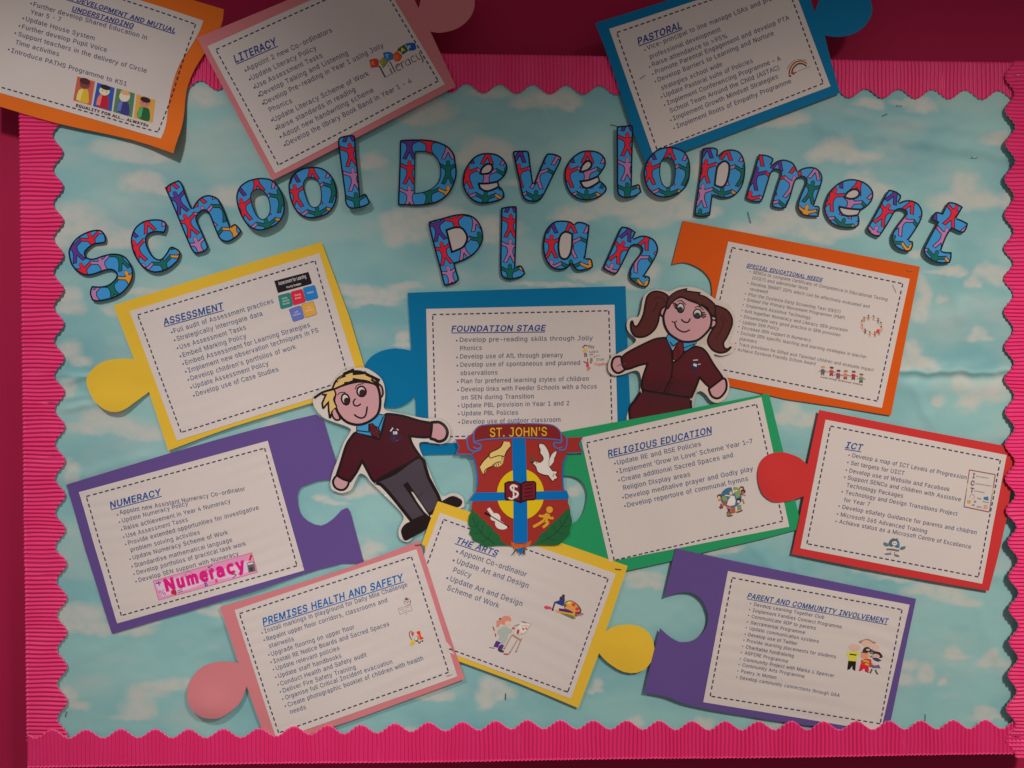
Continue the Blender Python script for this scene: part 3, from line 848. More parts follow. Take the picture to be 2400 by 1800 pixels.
NOTICES = {}


def dashes(lay, cs, parent, dash=9.6, gap=4.6, wd=2.9):
    regs = []
    for i in range(4):
        a = Vector(cs[i]); b = Vector(cs[(i + 1) % 4])
        L = (b - a).length; u = (b - a) / L; n = max(1, round(L / (dash + gap)))
        per = L / n
        for k in range(n):
            s0 = k * per + (0 if k == 0 else per * 0.16); s1 = s0 + per * 0.62
            regs += band([a + u * s0, a + u * s1], wd)
    vs, fs = [], []
    for r in regs:
        i0 = len(vs)
        vs += [lay.W(p[0], p[1], 0.64) for p in r]
        a, b, c = (Vector(vs[i0 + k]) for k in (0, 1, 2))
        idx = list(range(i0, i0 + 4))
        fs.append(idx[::-1] if (b - a).cross(c - a).y > 0 else idx)
    me = bpy.data.meshes.new('dashed_border'); me.from_pydata(vs, [], fs); me.materials.append(T_DASH); me.update()
    return link(bpy.data.objects.new('dashed_border', me), parent)


def notice(key, label, colour, card, page, dash, lay, lines, head=None, tm=T_TXT, hm=T_HEAD, cap=33, hcap=50, dotz=3.2, ul=2.0, hb=20, up=None, tb=5, grid=6):
    t = thing('jigsaw_notice', label, 'notice', group='jigsaw piece notices pinned on the display board')
    sheet('coloured_card', lay, K[colour], card, grid=18, thick=0.35, parent=t)
    pg = sheet('printed_page', lay, M_PAGE, page, grid=grid, thick=0.18, lift=0.42, parent=t, edge=M_EDGE)
    dashes(lay, dash, pg)
    if up is None:
        up = Vector(page[0]) - Vector(page[3])
    u = Vector(page[1]) - Vector(page[0])
    for hs in (head if isinstance(head, list) else [head]):
        body, p0, p1, hc = hs
        text('heading', body, p0, p1, hc * 0.9 / ZS, lay, hm, 0.64, pg, up=up, bold=hb, slant=0.2, underline=ul)
    for ln in lines:
        dot, body, p0, p1 = ln
        text('text_line', body, p0, p1, cap * 0.84 / ZS, lay, tm, 0.64, pg, up=up, bold=tb, dot=dot, dotr=dotz * 0.74)
    NOTICES[key] = (t, pg, lay)
    return t, pg


def LN(z, s):
    """'dx,dy|text|x0,y0|x1,y1' (dx,dy may be empty)"""
    out = []
    for r in s.strip().split('\n'):
        d, b, a, e = r.split('|')
        f = lambda v: q(z, *map(float, v.split(',')))
        out.append((f(d) if d else None, b, f(a), f(e)))
    return out


def rnd(s, n=3):
    return curve(pts(s), n)


A = lambda *c: [q(*x) for x in c]

# orange notice, top left, lower right corner bent outward
layE = Lay(16.2, bumps=[(425, 350, 70, 60, 9.0), (470, 60, 60, 60, -1.0), (400, 215, 70, 60, -2.0)], wave=0.5, seed=11)
notice('eq', 'orange jigsaw notice at the top left with its lower right corner curling away', 'orange2',
       rnd('A1150,-30* A1450,60* A1432,165 A1340,320 A1250,470 A1203,600 A1192,760 A1178,870 A1140,1005* A850,905 A375,800 A0,690 A-150,648* A-150,-250* A700,-160*'),
       rnd('A-120,-300* A450,-125* A900,0 A1316,131* A1290,200 A1236,300 A1160,425 A1112,560 A1088,690 A1080,820 A1055,906* A700,800 A350,700 A0,602 A-120,568*'),
       A(('A', 5, -268), ('A', 1265, 155), ('A', 1030, 860), ('A', -110, 532)), layE,
       LN('A', """205,25|Further develop Shared Education in|217,42|950,258
|Year 5 - 7|197,90|392,140
152,120|Update House System|166,135|610,262
127,168|Further develop Pupil Voice|141,185|690,338
100,215|Support teachers in the delivery of Circle|116,232|948,474
|Time activities|98,285|382,366
58,322|Introduce PATHS Programme to KS1|72,340|818,558"""),
       head=[('PERSONAL DEVELOPMENT AND MUTUAL', q('A', 250, -66), q('A', 1133, 213), 32), ('UNDERSTANDING', q('A', 465, 68), q('A', 862, 183), 32)],
       tm=T_DARK, hm=T_HEADD, cap=34, hb=22, up=(0.25, -1), dotz=2.8)

# pink notice, top
layL = Lay(17.6, wave=0.35, seed=12)
notice('li', 'pink jigsaw notice headed LITERACY at the top, tilted steeply', 'pink',
       rnd('A1275,245* A2080,-90* B360,-170* B420,-60* B465,-20* B501,55* B530,-40 B600,-120 B700,-160 B820,-110 B864,0 B850,85 B800,150 B730,192 B640,212 B577,204* B742,560* A1900,1103 A1765,1166* A1600,860 A1430,540'),
       A(('A', 1345, 300), ('A', 2444, -190), ('B', 672, 547), ('A', 1785, 1125)),
       A(('A', 1400, 322), ('A', 2440, -150), ('B', 628, 525), ('A', 1805, 1070)), layL,
       LN('A', """1593,458|Appoint 2 new Co-ordinators|1607,461|2155,207
1620,515|Update Literacy Policy|1636,518|2055,322
1650,568|Use Assessment Tasks|1663,572|2093,370
1680,620|Develop Talking and Listening|1692,625|2259,355
1706,672|Develop Pre-reading in Year 1 using Jolly|1720,678|2490,305
|Phonics|1752,728|1897,665
1764,780|Update Literacy Scheme of Work|1780,788|2395,487
1792,835|Raise standards in reading|1807,843|2307,592
1820,888|Adopt new handwriting scheme|1840,893|2425,595
1848,942|Develop the library Book Band in Year 1 - 4|1864,945|2672,535"""),
       head=('LITERACY', q('A', 1527, 408), q('A', 1797, 290), 54), tm=T_DARK, hm=T_HEADD, cap=38, dotz=3.4)

# blue notice, top right
layP = Lay(15.8, wave=0.35, seed=13)
notice('pa', 'blue jigsaw notice headed PASTORAL at the top right', 'blue',
       rnd('B1645,150* C740,-260* C800,-80* C857,78* C895,-20 C960,-90 C1060,-120 C1180,-60 C1222,20 C1224,95 C1180,168 C1105,220 C1010,240 C920,230* C960,390 C1022,600* C0,985 B1974,1062* B1890,850 B1750,430'),
       A(('B', 1735, 188), ('C', 678, -190), ('C', 958, 560), ('B', 2015, 990)),
       A(('B', 1785, 212), ('C', 650, -160), ('C', 910, 540), ('B', 2045, 970)), layP,
       LN('B', """1968,325|Vice-principal to line manage LSAs and provide|1985,325|2870,-28
|professional development|2003,383|2460,202
1998,435|Raise attendance to >95%|2018,433|2502,245
2018,482|Promote Parental Engagement and develop PTA|2038,482|2904,127
2035,530|Develop Barriers to Learning and Nurture|2055,532|2804,227
|strategies school wide|2078,585|2470,427
2075,630|Update Pastoral suite of Policies|2095,632|2667,407
2095,682|Implement Conferencing Programme – A|2115,682|2850,390
|School Team Around the Child (ASTAC)|2133,732|2840,450
2135,780|Implement Growth Mindset Strategies|2155,782|2832,507
2157,832|Implement Roots of Empathy Programme|2178,832|2917,537"""),
       head=('PASTORAL', q('B', 1925, 290), q('B', 2207, 182), 48), tm=T_DARK, hm=T_HEADD, cap=35, dotz=2.6)

# orange notice, right
layS = Lay(12.6, wave=0.3, seed=14)
notice('se', 'orange jigsaw notice headed SPECIAL EDUCATIONAL NEEDS on the right, beside the girl', 'orange',
       [(1601, 517), (1900, 575), (2156, 625), (2122, 800), (2088, 974), (1960, 953), (1840, 935), (1708, 905), (1545, 868), (1548, 790), (1553, 748)]
       + curve(pts('1553,748* 1600,752 1645,735 1666,700 1668,672 1661,650 1640,629 1605,615 1575,620*'), 3, False)[1:],
       A(('C', 295, 1565), ('F', 1470, 148), ('F', 1290, 985), ('F', 106, 752)),
       A(('C', 320, 1605), ('F', 1425, 180), ('F', 1260, 940), ('F', 140, 712)), layS,
       LN('F', """437,102|SENCo to complete Certificate of Competence in Educational Testing|455,114|1325,292
|(CCET) and administer tests|450,150|808,220
422,175|Develop SMART IEPs which can be effectively evaluated and|440,187|1208,338
|reviewed|435,222|548,243
407,245|Pilot the Dyslexia Early Screening Test (DEST)|425,258|1020,372
400,280|Embed the Primary Movement Programme (PMP)|418,293|1048,412
393,316|Implement Assistive Technology|410,330|828,410
386,352|Knit together Numeracy and Literacy SEN provision|402,366|1065,492
378,387|Disseminate very good practice in SEN provision|395,402|1018,522
370,422|Update SEN Policy|388,438|622,480
364,458|Increase SEN support in Numeracy|382,473|830,555
357,493|Include SEN specific teaching and learning strategies in teacher|373,508|1188,664
|planners|367,545|477,565
343,565|Track provision for Gifted and Talented children and evaluate impact|362,580|1235,748
336,602|Achieve Dyslexia Friendly School Award|353,615|858,708"""),
       head=('SPECIAL EDUCATIONAL NEEDS', q('F', 412, 70), q('F', 900, 165), 25), tm=T_GREY, cap=24, dotz=1.9, ul=1.3, hb=22)

# blue notice, centre
layF = Lay(12.5, wave=0.25, seed=15)
notice('fo', 'blue jigsaw notice headed FOUNDATION STAGE in the centre above the crest', 'blue',
       rnd('E430,238* E1140,215 E1842,195* E1856,600 E1884,1262* E1200,1276 E490,1290* E485,1080 E478,910* E430,955 E350,985 E250,965 E160,895 E135,800 E150,715 E190,655 E260,615 E350,598 E452,612*', 2),
       A(('E', 550, 343), ('E', 1770, 316), ('E', 1792, 1190), ('E', 568, 1214)),
       A(('E', 592, 380), ('E', 1733, 355), ('E', 1755, 1150), ('E', 612, 1172)), layF,
       LN('E', """748,548|Develop pre-reading skills through Jolly|768,557|1630,545
|Phonics|770,612|910,608
750,657|Develop use of AfL through plenary|770,665|1437,655
752,710|Develop use of spontaneous and planned|772,718|1547,705
|observations|773,772|1012,768
755,815|Plan for preferred learning styles of children|775,825|1603,808
757,868|Develop links with Feeder Schools with a focus|777,878|1655,858
|on SEN during Transition|778,930|1247,922
760,972|Update PBL provision in Year 1 and 2|780,982|1477,967
762,1025|Update PBL Policies|780,1033|1145,1028
764,1078|Develop use of outdoor classroom|782,1088|1420,1073"""),
       head=('FOUNDATION STAGE', q('E', 713, 490), q('E', 1320, 484), 41), tm=T_TXT, hm=T_HEADD, cap=34, dotz=2.7, up=(0, -1))

# yellow notice, left
layA = Lay(14.5, bumps=[(255, 950, 55, 40, 5.0), (330, 905, 30, 20, -1.5)], wave=0.4, seed=16, ripple=(0.3, 0.95, 33, 0.05))
notice('as', 'yellow jigsaw notice headed ASSESSMENT on the left, its round tab pointing left', 'yellow',
       rnd('D735,320* D1400,110 D2083,-91* E50,390* E183,832* D2030,950 D1500,1110 D1090,1262* D1000,985 D965,880* D880,945 D820,990 D765,1010 D700,1000 D630,950 D583,880 D560,800 D595,740 D660,690 D760,666 D868,668*'),
       A(('D', 840, 358), ('D', 2070, -18), ('D', 2335, 825), ('D', 1148, 1197)),
       A(('D', 893, 382), ('D', 2042, 32), ('D', 2262, 800), ('D', 1175, 1143)), layA,
       LN('D', """1115,495|Full audit of Assessment practices|1132,500|1775,303
1133,546|Strategically interrogate data|1152,550|1703,385
1152,597|Use Assessment Tasks|1170,603|1597,475
1171,650|Embed Marking Policy|1190,655|1600,530
1188,700|Embed Assessment for Learning Strategies|1207,705|2012,458
1205,750|Implement new observation techniques in FS|1225,755|2067,492
1222,802|Develop children's portfolios of work|1241,806|1922,600
1240,853|Update Assessment Policy|1258,858|1745,708
1258,905|Develop use of Case Studies|1276,908|1808,745"""),
       head=('ASSESSMENT', q('D', 1062, 450), q('D', 1450, 343), 48), tm=T_BLUE, cap=36, dotz=2.9)

# purple notice, left
layN = Lay(12.4, bumps=[(600, 1395, 90, 30, 2.5)], wave=0.4, seed=17, ripple=(0.25, 0.97, 30, 0.10))
notice('nu', 'purple jigsaw notice headed NUMERACY on the lower left', 'purple',
       curve(pts('D430,1482* D1100,1278 D1650,1123 D2050,1026* 758,983* 778,1050 789,1090 784,1124*'), 2, False)
       + curve(pts('784,1124* 747,1127 720,1136 705,1143 697,1164 703,1200 723,1222 752,1232 774,1221 789,1208 800,1196 814,1190*'), 2, False)[1:]
       + curve(pts('821,1199* 850,1308 856,1322* 800,1322 700,1350 597,1384 520,1408 448,1431 262.2,1485.7* 200,1290'), 2, False),
       A(('D', 512, 1530), ('D', 1735, 1197), ('G', 1972, 378), ('G', 760, 722)),
       A(('D', 560, 1558), ('D', 1715, 1245), ('G', 1925, 348), ('G', 788, 670)), layN,
       LN('G', """763,18|Appoint new Assistant Numeracy Co-ordinator|780,15|1592,-140
777,65|Update Numeracy Policy|796,68|1222,-44
790,115|Raise achievement in Year 4 Numeracy|808,118|1497,-60
803,162|Use Assessment Tasks|822,165|1220,60
815,210|Provide extended opportunities for investigative|835,213|1680,-18
|problem solving activities|850,258|1298,142
843,305|Update Numeracy Scheme of Work|863,308|1480,142
857,353|Standardise mathematical language|876,358|1508,190
870,402|Develop portfolios of practical task work|890,405|1597,215
884,450|Develop SEN support with Numeracy|904,453|1550,280"""),
       head=('NUMERACY', q('D', 718, 1635), q('D', 1046, 1548), 46), tm=T_TXT, cap=33, dotz=2.4)

# green notice, right of centre
layR = Lay(14.5, wave=0.3, seed=18)
notice('re', 'green jigsaw notice headed RELIGIOUS EDUCATION to the right of the crest', 'green',
       [(1240, 1028), (1317, 1012), (1600, 961), (1802, 922), (1840, 1075), (1880, 1238), (1790, 1262), (1654, 1294), (1560, 1318), (1471, 1337), (1325, 1372), (1308, 1290), (1296, 1222)]
       + curve(pts('1296,1222* 1318,1230 1343,1226 1362,1210 1372,1187 1376,1155 1365,1130 1345,1117 1323,1115 1300,1120 1275,1128*'), 3, False)[1:],
       [(1361, 1026), (1784.4, 930.9), (1849.5, 1234.4), (1427.5, 1316)],
       A(('E', 1590, 1211), ('F', 478, 962), ('I', 648, 58), ('H', 1768, 312)), layR,
       LN('E', """1773,1345|Update RE and RSE Policies|1790,1352|2332,1230
1787,1398|Implement ‘Grow in Love’ Scheme Year 1–7|1805,1407|2667,1212
1800,1453|Create additional Sacred Spaces and|1817,1462|2539,1302
|Religion Display areas|1830,1516|2262,1427
1825,1565|Develop meditative prayer and Godly play|1842,1573|2670,1390
1838,1620|Develop repertoire of communal hymns|1855,1628|2637,1455"""),
       head=('RELIGIOUS EDUCATION', q('E', 1730, 1301), q('E', 2400, 1147), 46), tm=T_BLUE, cap=36, dotz=2.8)

# red notice, right
layI = Lay(16.2, bumps=[(1805, 1130, 34, 40, 2.5)], wave=0.25, seed=19)
notice('ic', 'red jigsaw notice headed ICT at the right edge, its tab over the green notice', 'red',
       rnd('F885,997* F1500,1120 F2150,1242* F2100,1700 I1985,512* I1350,400 I708,272* I765,0 F785,1556* F700,1585 F610,1596 F560,1580 F510,1530 F484,1430 F500,1340 F550,1290 F630,1270 F700,1284 F760,1310 F808,1352*'),
       A(('F', 925, 1060), ('F', 2098, 1290), ('I', 1940, 465), ('I', 762, 235)),
       A(('F', 957, 1102), ('F', 2057, 1323), ('I', 1915, 420), ('I', 805, 205)), layI,
       LN('F', """1078,1290|Develop a map of ICT Levels of Progression|1097,1303|1836,1447
1070,1337|Set targets for UICT|1088,1352|1433,1420
1060,1387|Develop use of Website and Facebook|1078,1402|1727,1525
1050,1433|Support SENCo and children with Assistive|1068,1447|1798,1590
|Technology Packages|1060,1495|1425,1567
1033,1528|Technology and Design Transitions Project|1053,1543|1777,1683
|for Year 7|1042,1590|1210,1622
1013,1620|Develop eSafety Guidance for parents and children|1033,1637|1902,1804
1003,1671|Microsoft 365 Advanced Training|1022,1686|1580,1797
993,1719|Achieve status as a Microsoft Centre of Excellence|1012,1731|1865,1897"""),
       head=('ICT', q('F', 1052, 1243), q('F', 1158, 1260), 44), tm=T_TXT, cap=31, dotz=2.4)

# yellow notice, bottom centre
layT = Lay(14.9, bumps=[(1480, 1530, 50, 50, 3.0), (1420, 1510, 18, 18, 1.0)], wave=0.3, seed=20, ripple=(-0.35, 0.93, 34, 0.07))
notice('ar', 'yellow jigsaw notice headed THE ARTS below the crest, tab pointing right', 'yellow',
       rnd('H625,-70* H1250,140 H1855,350* H1712,776* H1760,745 H1830,730 H1920,737 H1990,780 H2024,850 H2025,930 H1985,1000 H1920,1040 H1830,1036 H1750,992 H1700,950 H1670,914* H1535,1270* H1150,1110 H770,970 H320,800* H545,260 H520,210', 2),
       A(('H', 637, 5), ('H', 1778, 400), ('H', 1487, 1210), ('H', 350, 775)),
       A(('H', 663, 48), ('H', 1728, 432), ('H', 1467, 1165), ('H', 395, 775)), layT,
       LN('H', """750,255|Appoint Co-ordinator|765,272|1195,420
728,313|Update Art and Design|745,330|1207,492
|Policy|722,388|838,425
687,428|Update Art and Design|703,445|1168,610
|Scheme of Work|683,503|1018,622"""),
       head=('THE ARTS', q('H', 738, 196), q('H', 1005, 284), 42), tm=T_BLUE, cap=40, dotz=3.4)

# pink notice, bottom left
layH = Lay(15.9, bumps=[(490, 1660, 45, 40, 6.0), (620, 1740, 150, 60, -1.2)], wave=0.3, seed=21, ripple=(0.33, 0.94, 28, 0.08))
notice('pr', 'pink jigsaw notice headed PREMISES HEALTH AND SAFETY at the bottom, left of the yellow one', 'pink',
       rnd('G1425,615* G2212,375 H505,185* H650,640 H800,1082* H500,1192 H150,1322 G2000,1445 G1738,1540* G1680,1360 G1598,1128* G1575,1200 G1530,1262 G1440,1325 G1370,1332 G1290,1310 G1225,1240 G1218,1140 G1268,1040 G1350,985 G1450,970 G1545,978*'),
       A(('G', 1520, 635), ('H', 487, 240), ('H', 752, 1065), ('G', 1792, 1478)),
       A(('G', 1553, 658), ('H', 455, 290), ('H', 695, 1038), ('G', 1805, 1432)), layH,
       LN('G', """1700,783|Install markings in playground for Daily Mile Challenge|1718,785|2642,482
1713,830|Repaint upper floor corridors, classrooms and|1733,835|2512,582
|stairwells|1748,880|1908,832
1743,925|Upgrade flooring on upper floor|1762,932|2300,755
1758,973|Install RE Notice Boards and Sacred Spaces|1778,980|2525,735
1773,1020|Update relevant policies|1793,1025|2202,892
1788,1070|Update staff handbooks|1808,1075|2215,943
1803,1118|Conduct Health and Safety audit|1822,1125|2379,935
1818,1165|Deliver Fire Safety Training|1838,1170|2307,1015
1833,1212|Organise full Critical Incident evacuation|1853,1215|2545,980
1850,1257|Create photographic booklet of children with health|1870,1262|2745,958
|needs|1885,1308|1985,1275"""),
       head=('PREMISES HEALTH AND SAFETY', q('G', 1707, 734), q('G', 2615, 443), 50), tm=T_BLUE, hm=T_HEAD2, cap=34, dotz=2.5)

# purple notice, bottom right
layC = Lay(15.9, bumps=[(1870, 1720, 260, 60, -1.6), (1560, 1640, 40, 40, 1.2)], wave=0.3, seed=22, ripple=(-0.2, 0.98, 36, 0.12))
notice('pc', 'purple jigsaw notice headed PARENT AND COMMUNITY INVOLVEMENT at the bottom right', 'purple',
       rnd('H2165,235* I0,245 I300,310 I900,435 I1512,562* I1350,1350 I1322,1480* I1000,1412 I700,1370 I330,1310 I130,1272 I0,1240 H2100,1195 H1960,1172* H2010,960 H2066,753* H2120,802 H2180,838 I10,843 I60,834 I115,798 I155,740 I164,665 I133,585 I72,530 I0,520 H2140,535 H2092,552*'),
       A(('I', 293, 382), ('I', 1470, 600), ('I', 1283, 1425), ('I', 133, 1232)),
       A(('I', 320, 425), ('I', 1420, 632), ('I', 1280, 1372), ('I', 178, 1192)), layC,
       LN('I', """440,592|Develop Learning Together Club|460,607|915,692
433,632|Implement Families Connect Programme|453,647|1028,754
427,670|Communicate SDP to parents|445,685|860,762
420,712|Sacramental Programme|440,725|790,790
412,750|Update communication systems|432,763|880,848
405,790|Develop use of Twitter|423,803|740,862
397,830|Provide learning placements for students|415,843|992,948
388,868|Charitable fundraising|407,882|717,942
380,910|ASPIRE Programme|400,922|680,977
373,950|Community Project with Marks & Spencer|393,963|980,1070
365,988|Community Arts Programme|385,1000|787,1075
357,1028|Poetry in Motion|377,1040|605,1083
350,1068|Develop community connections through GAA|370,1082|1015,1198"""),
       head=('PARENT AND COMMUNITY INVOLVEMENT', q('I', 417, 555), q('I', 1325, 722), 36), tm=T_TXT, cap=26, dotz=2.0, ul=1.6, hb=20)

# ---------------------------------------------------------------- small printed pictures on the notices
_ink = {}


def I_(rgb, ref=(188, 173, 167)):
    k = (rgb, ref)
    if k not in _ink: _ink[k] = ink('print_%d_%d_%d' % rgb, rgb, ref)
    return _ink[k]


DIM = (150, 134, 130); DIME = (166, 148, 144)


def pic(key, regs, name='illustration', lift=0.67):
    t, pg, lay = NOTICES[key]
    return sheet(name, lay, regions=regs, lift=lift, parent=pg, eps=1e-4, fine=7.0)


def wr(key, body, p0, p1, cap, m, bold=14, slant=0.0, up=None, name='lettering', lift=0.78):
    t, pg, lay = NOTICES[key]
    return text(name, body, p0, p1, cap, lay, m, lift, pg, up=up, bold=bold, slant=slant)


# four painted children (survey frame 160,170 scale 10.05)
f = (160, 170, 10.05)
PANELS = [('225,95 635,215 545,780 120,655', (160, 72, 56), (66, 30, 34), (100, 50, 50), (176, 134, 40), (198, 160, 90), (405, 270, 130, 125), (400, 210, 130, 75), '330,385 460,400 490,560 480,725 360,715 190,640 250,430'),
          ('690,240 1095,365 1025,920 590,795', (38, 62, 130), (30, 26, 34), (186, 168, 128), (150, 22, 36), (190, 96, 88), (860, 440, 125, 105), (885, 355, 125, 60), '760,520 940,560 960,700 950,860 840,850 660,765 700,600'),
          ('1145,370 1565,490 1500,1055 1065,930', (66, 96, 66), (186, 124, 86), (200, 176, 142), (44, 42, 96), (86, 88, 136), (1330, 565, 125, 125), (1345, 480, 118, 55), '1240,660 1400,700 1440,830 1440,1000 1330,1005 1145,900 1170,740'),
          ('1610,510 2040,640 1985,1190 1550,1065', (176, 122, 50), (36, 24, 28), (166, 98, 88), (24, 74, 40), (70, 130, 76), (1800, 715, 125, 105), (1815, 640, 125, 65), '1710,800 1880,840 1920,960 1920,1130 1810,1140 1620,1045 1650,880')]
for sq, bgc, hair, face, robe, lite, fc, hc, rb in PANELS:
    r = poly(rb, *f)
    cx = sum(a[0] for a in r) / len(r)
    eyes = [ell(f[0] + (fc[0] + dx) / 10.05, f[1] + (fc[1] + 8 + dx * 0.3) / 10.05, 1.3, 1.3, 6) for dx in (-45, 45)]
    pic('eq', [(I_(bgc, DIME), [poly(sq, *f)]), (I_(robe, DIME), [curve([(a[0], a[1], False) for a in r], 2)]),
               (I_(lite, DIME), [[r[0], ((r[0][0] + cx) / 2 + 1.5, r[0][1] + 2), ((r[5][0] + cx) / 2 + 1, r[5][1] + 1.5), r[5], r[6]]]),
               (I_(face, DIME), [ell(f[0] + fc[0] / 10.05, f[1] + fc[1] / 10.05, fc[2] / 10.05, fc[3] / 10.05, 16, 15)]),
               (I_(hair, DIME), [ell(f[0] + hc[0] / 10.05, f[1] + hc[1] / 10.05, hc[2] / 10.05, hc[3] / 10.05, 14, 17)] + eyes)])
wr('eq', 'EQUALITY FOR ALL... ALWAYS!', (160 + 180 / 10.05, 170 + 800 / 10.05), (160 + 1895 / 10.05, 170 + 1285 / 10.05), 6.2, I_((44, 32, 36), DIME), 32, up=(0.25, -1))

# KITSAP Literacy blocks (frame 860,90 scale 14.75)
f = (860, 90, 14.75)
for qd, c, ch, lc, a, b in [('80,745 310,690 390,740 400,990 145,1020', (150, 40, 34), 'K', (186, 110, 40), (180, 930), (280, 910)),
                            ('425,800 545,660 740,790 560,1025', (104, 98, 36), 'I', (150, 120, 40), (510, 890), (565, 880)),
                            ('565,490 800,470 880,520 895,740 680,790 595,740', (34, 78, 124), 'T', (110, 140, 170), (650, 700), (760, 690)),
                            ('900,560 1040,445 1190,560 1200,680 1130,790 980,800 920,700', (160, 48, 24), 'S', (190, 90, 40), (960, 730), (1110, 700)),
                            ('1040,430 1090,350 1290,220 1420,440 1250,570 1160,470', (40, 62, 30), 'A', (186, 150, 80), (1190, 490), (1330, 430)),
                            ('1330,190 1590,150 1660,190 1700,370 1640,420 1460,440', (22, 56, 112), 'P', (120, 140, 180), (1430, 390), (1530, 370))]:
    pp = poly(qd, *f)
    pic('li', [(I_(c, DIM), [pp]), (I_(tuple(int(v * 0.62) for v in c), DIM), [band([pp[2], pp[3]], 1.6)[0]])])
    wr('li', ch, (f[0] + a[0] / f[2], f[1] + a[1] / f[2]), (f[0] + b[0] / f[2], f[1] + b[1] / f[2]), 8.5, I_(lc, DIM), 27)
NAVY = I_((52, 38, 52), DIM)
pic('li', [(NAVY, line('435,960 635,1350', 48, *f) + line('650,1345 830,1240', 14, *f) + line('790,1040 885,1235', 34, *f) + line('790,800 985,1180', 34, *f)
            + line('1010,1000 1100,940 1130,900 1080,890 1010,940 1010,1040 1090,1110 1180,1070', 24, *f) + line('1165,850 1250,1030', 34, *f) + line('1180,880 1230,820 1290,820', 20, *f)
            + line('1440,720 1380,750 1340,820 1350,900 1410,940 1480,890', 20, *f) + line('1440,720 1530,900', 34, *f)
            + line('1640,620 1570,620 1530,690 1560,790 1630,820 1710,770', 24, *f) + line('1690,560 1740,680 1800,740 1850,690', 22, *f) + line('1800,490 1930,730 1940,790 1910,840', 32, *f)
            + [ell(f[0] + 745 / f[2], f[1] + 955 / f[2], 1.5, 1.5, 8)])], 'lettering')

# rainbow (frame 1830,120 scale 22.12)
f = (1830, 120, 22.12)
pic('pa', [(I_((110, 32, 32), DIM), line('430,1220 450,1000 560,760 760,570 1000,510 1200,550 1350,640', 60, *f)),
           (I_((160, 124, 92), DIM), line('500,1220 520,1000 620,790 810,620 1010,565 1180,600 1370,730', 60, *f)),
           (I_((56, 46, 34), DIM), line('570,1180 600,980 690,820 850,680 1020,640 1180,670 1330,780', 70, *f)),
           (I_((110, 84, 88), DIM), line('330,930 440,720 600,570 760,460', 34, *f) + line('850,420 1050,450 1330,450', 30, *f) + line('880,1060 1200,910 1530,790', 22, *f)),
           (I_((96, 34, 46), DIM), [ell(f[0] + 470 / f[2], f[1] + 1290 / f[2], 3.6, 2.4, 10), ell(f[0] + 645 / f[2], f[1] + 1160 / f[2], 3.2, 2.6, 10)] + line('640,1170 800,1080', 60, *f))])

# SEN: ring of children holding hands (frame 1980,720 scale 18.43), row of children (frame 1900,830 scale 13.82)
f = (1980, 720, 18.43)
ring = []
cols = [(150, 112, 80), (176, 138, 90), (110, 104, 110), (184, 146, 110), (190, 140, 124), (130, 120, 110), (196, 62, 44), (176, 134, 80), (110, 62, 72), (196, 130, 112), (190, 150, 116), (170, 110, 96)]
for i, c in enumerate(cols):
    a = 2 * math.pi * i / len(cols) - 1.9
    x = f[0] + (1150 + 430 * math.cos(a)) / f[2]; y = f[1] + (790 + 360 * math.sin(a) + 60 * math.cos(a)) / f[2]
    ring.append((I_(c), [[(x - 2.6, y + 4), (x, y - 2.4), (x + 2.8, y + 3.6)]] + band([(x - 5.5, y + 1), (x, y), (x + 5.5, y - 0.5)], 1.1) + band([(x - 1, y + 3), (x - 1.8, y + 8)], 1.2) + band([(x + 1, y + 3), (x + 1.8, y + 8)], 1.2)))
    ring.append((I_((96, 66, 42) if i % 3 else (70, 62, 64)), [ell(x, y - 3.6, 1.9, 2.0, 8)]))
pic('se', ring + [(I_((196, 62, 44)), [ell(f[0] + 1420 / f[2], f[1] + 1040 / f[2], 4, 5.2, 12, 20)])])
f = (1900, 830, 13.82)
rowk = []
for x, y, c, hc, lg in [(385, 545, (76, 92, 88), (178, 136, 80), (120, 80, 80)), (665, 570, (178, 62, 58), (80, 50, 44), (80, 44, 52)), (885, 670, (124, 66, 90), (70, 48, 42), (124, 66, 90)),
                        (1120, 680, (184, 116, 96), (150, 96, 76), (84, 46, 44)), (1380, 700, (168, 44, 60), (116, 60, 46), (70, 66, 70)), (1630, 790, (108, 122, 96), (124, 84, 74), (50, 42, 36))]:
    x = f[0] + x / f[2]; y = f[1] + y / f[2]
    rowk += [(I_(lg), [[(x - 3, y + 4), (x + 3, y + 4.6), (x + 4, y + 10), (x + 1, y + 10.4), (x, y + 6.5), (x - 2, y + 10), (x - 5, y + 9.4)]]),
             (I_((110, 80, 66)), band([(x - 10, y + 1.5), (x - 3, y - 1.5)], 1.4) + band([(x + 3, y - 1), (x + 10, y + 2)], 1.4)),
             (I_(c), [[(x - 3.6, y - 4.5), (x + 4.2, y - 3.4), (x + 5, y + 5.5), (x - 5, y + 4.6)]]),
             (I_((196, 156, 138)), [ell(x + 1, y - 7.4, 3.8, 3.6, 10)]), (I_(hc), [ell(x + 0.8, y - 9.4, 5.0, 2.6, 10, 8)])]
pic('se', rowk)
wr('se', 'Learning without limits', (1900 + 315 / 13.82, 830 + 755 / 13.82), (1900 + 1670 / 13.82, 830 + 1015 / 13.82), 3.4, I_((128, 104, 88)), 27, slant=0.2)

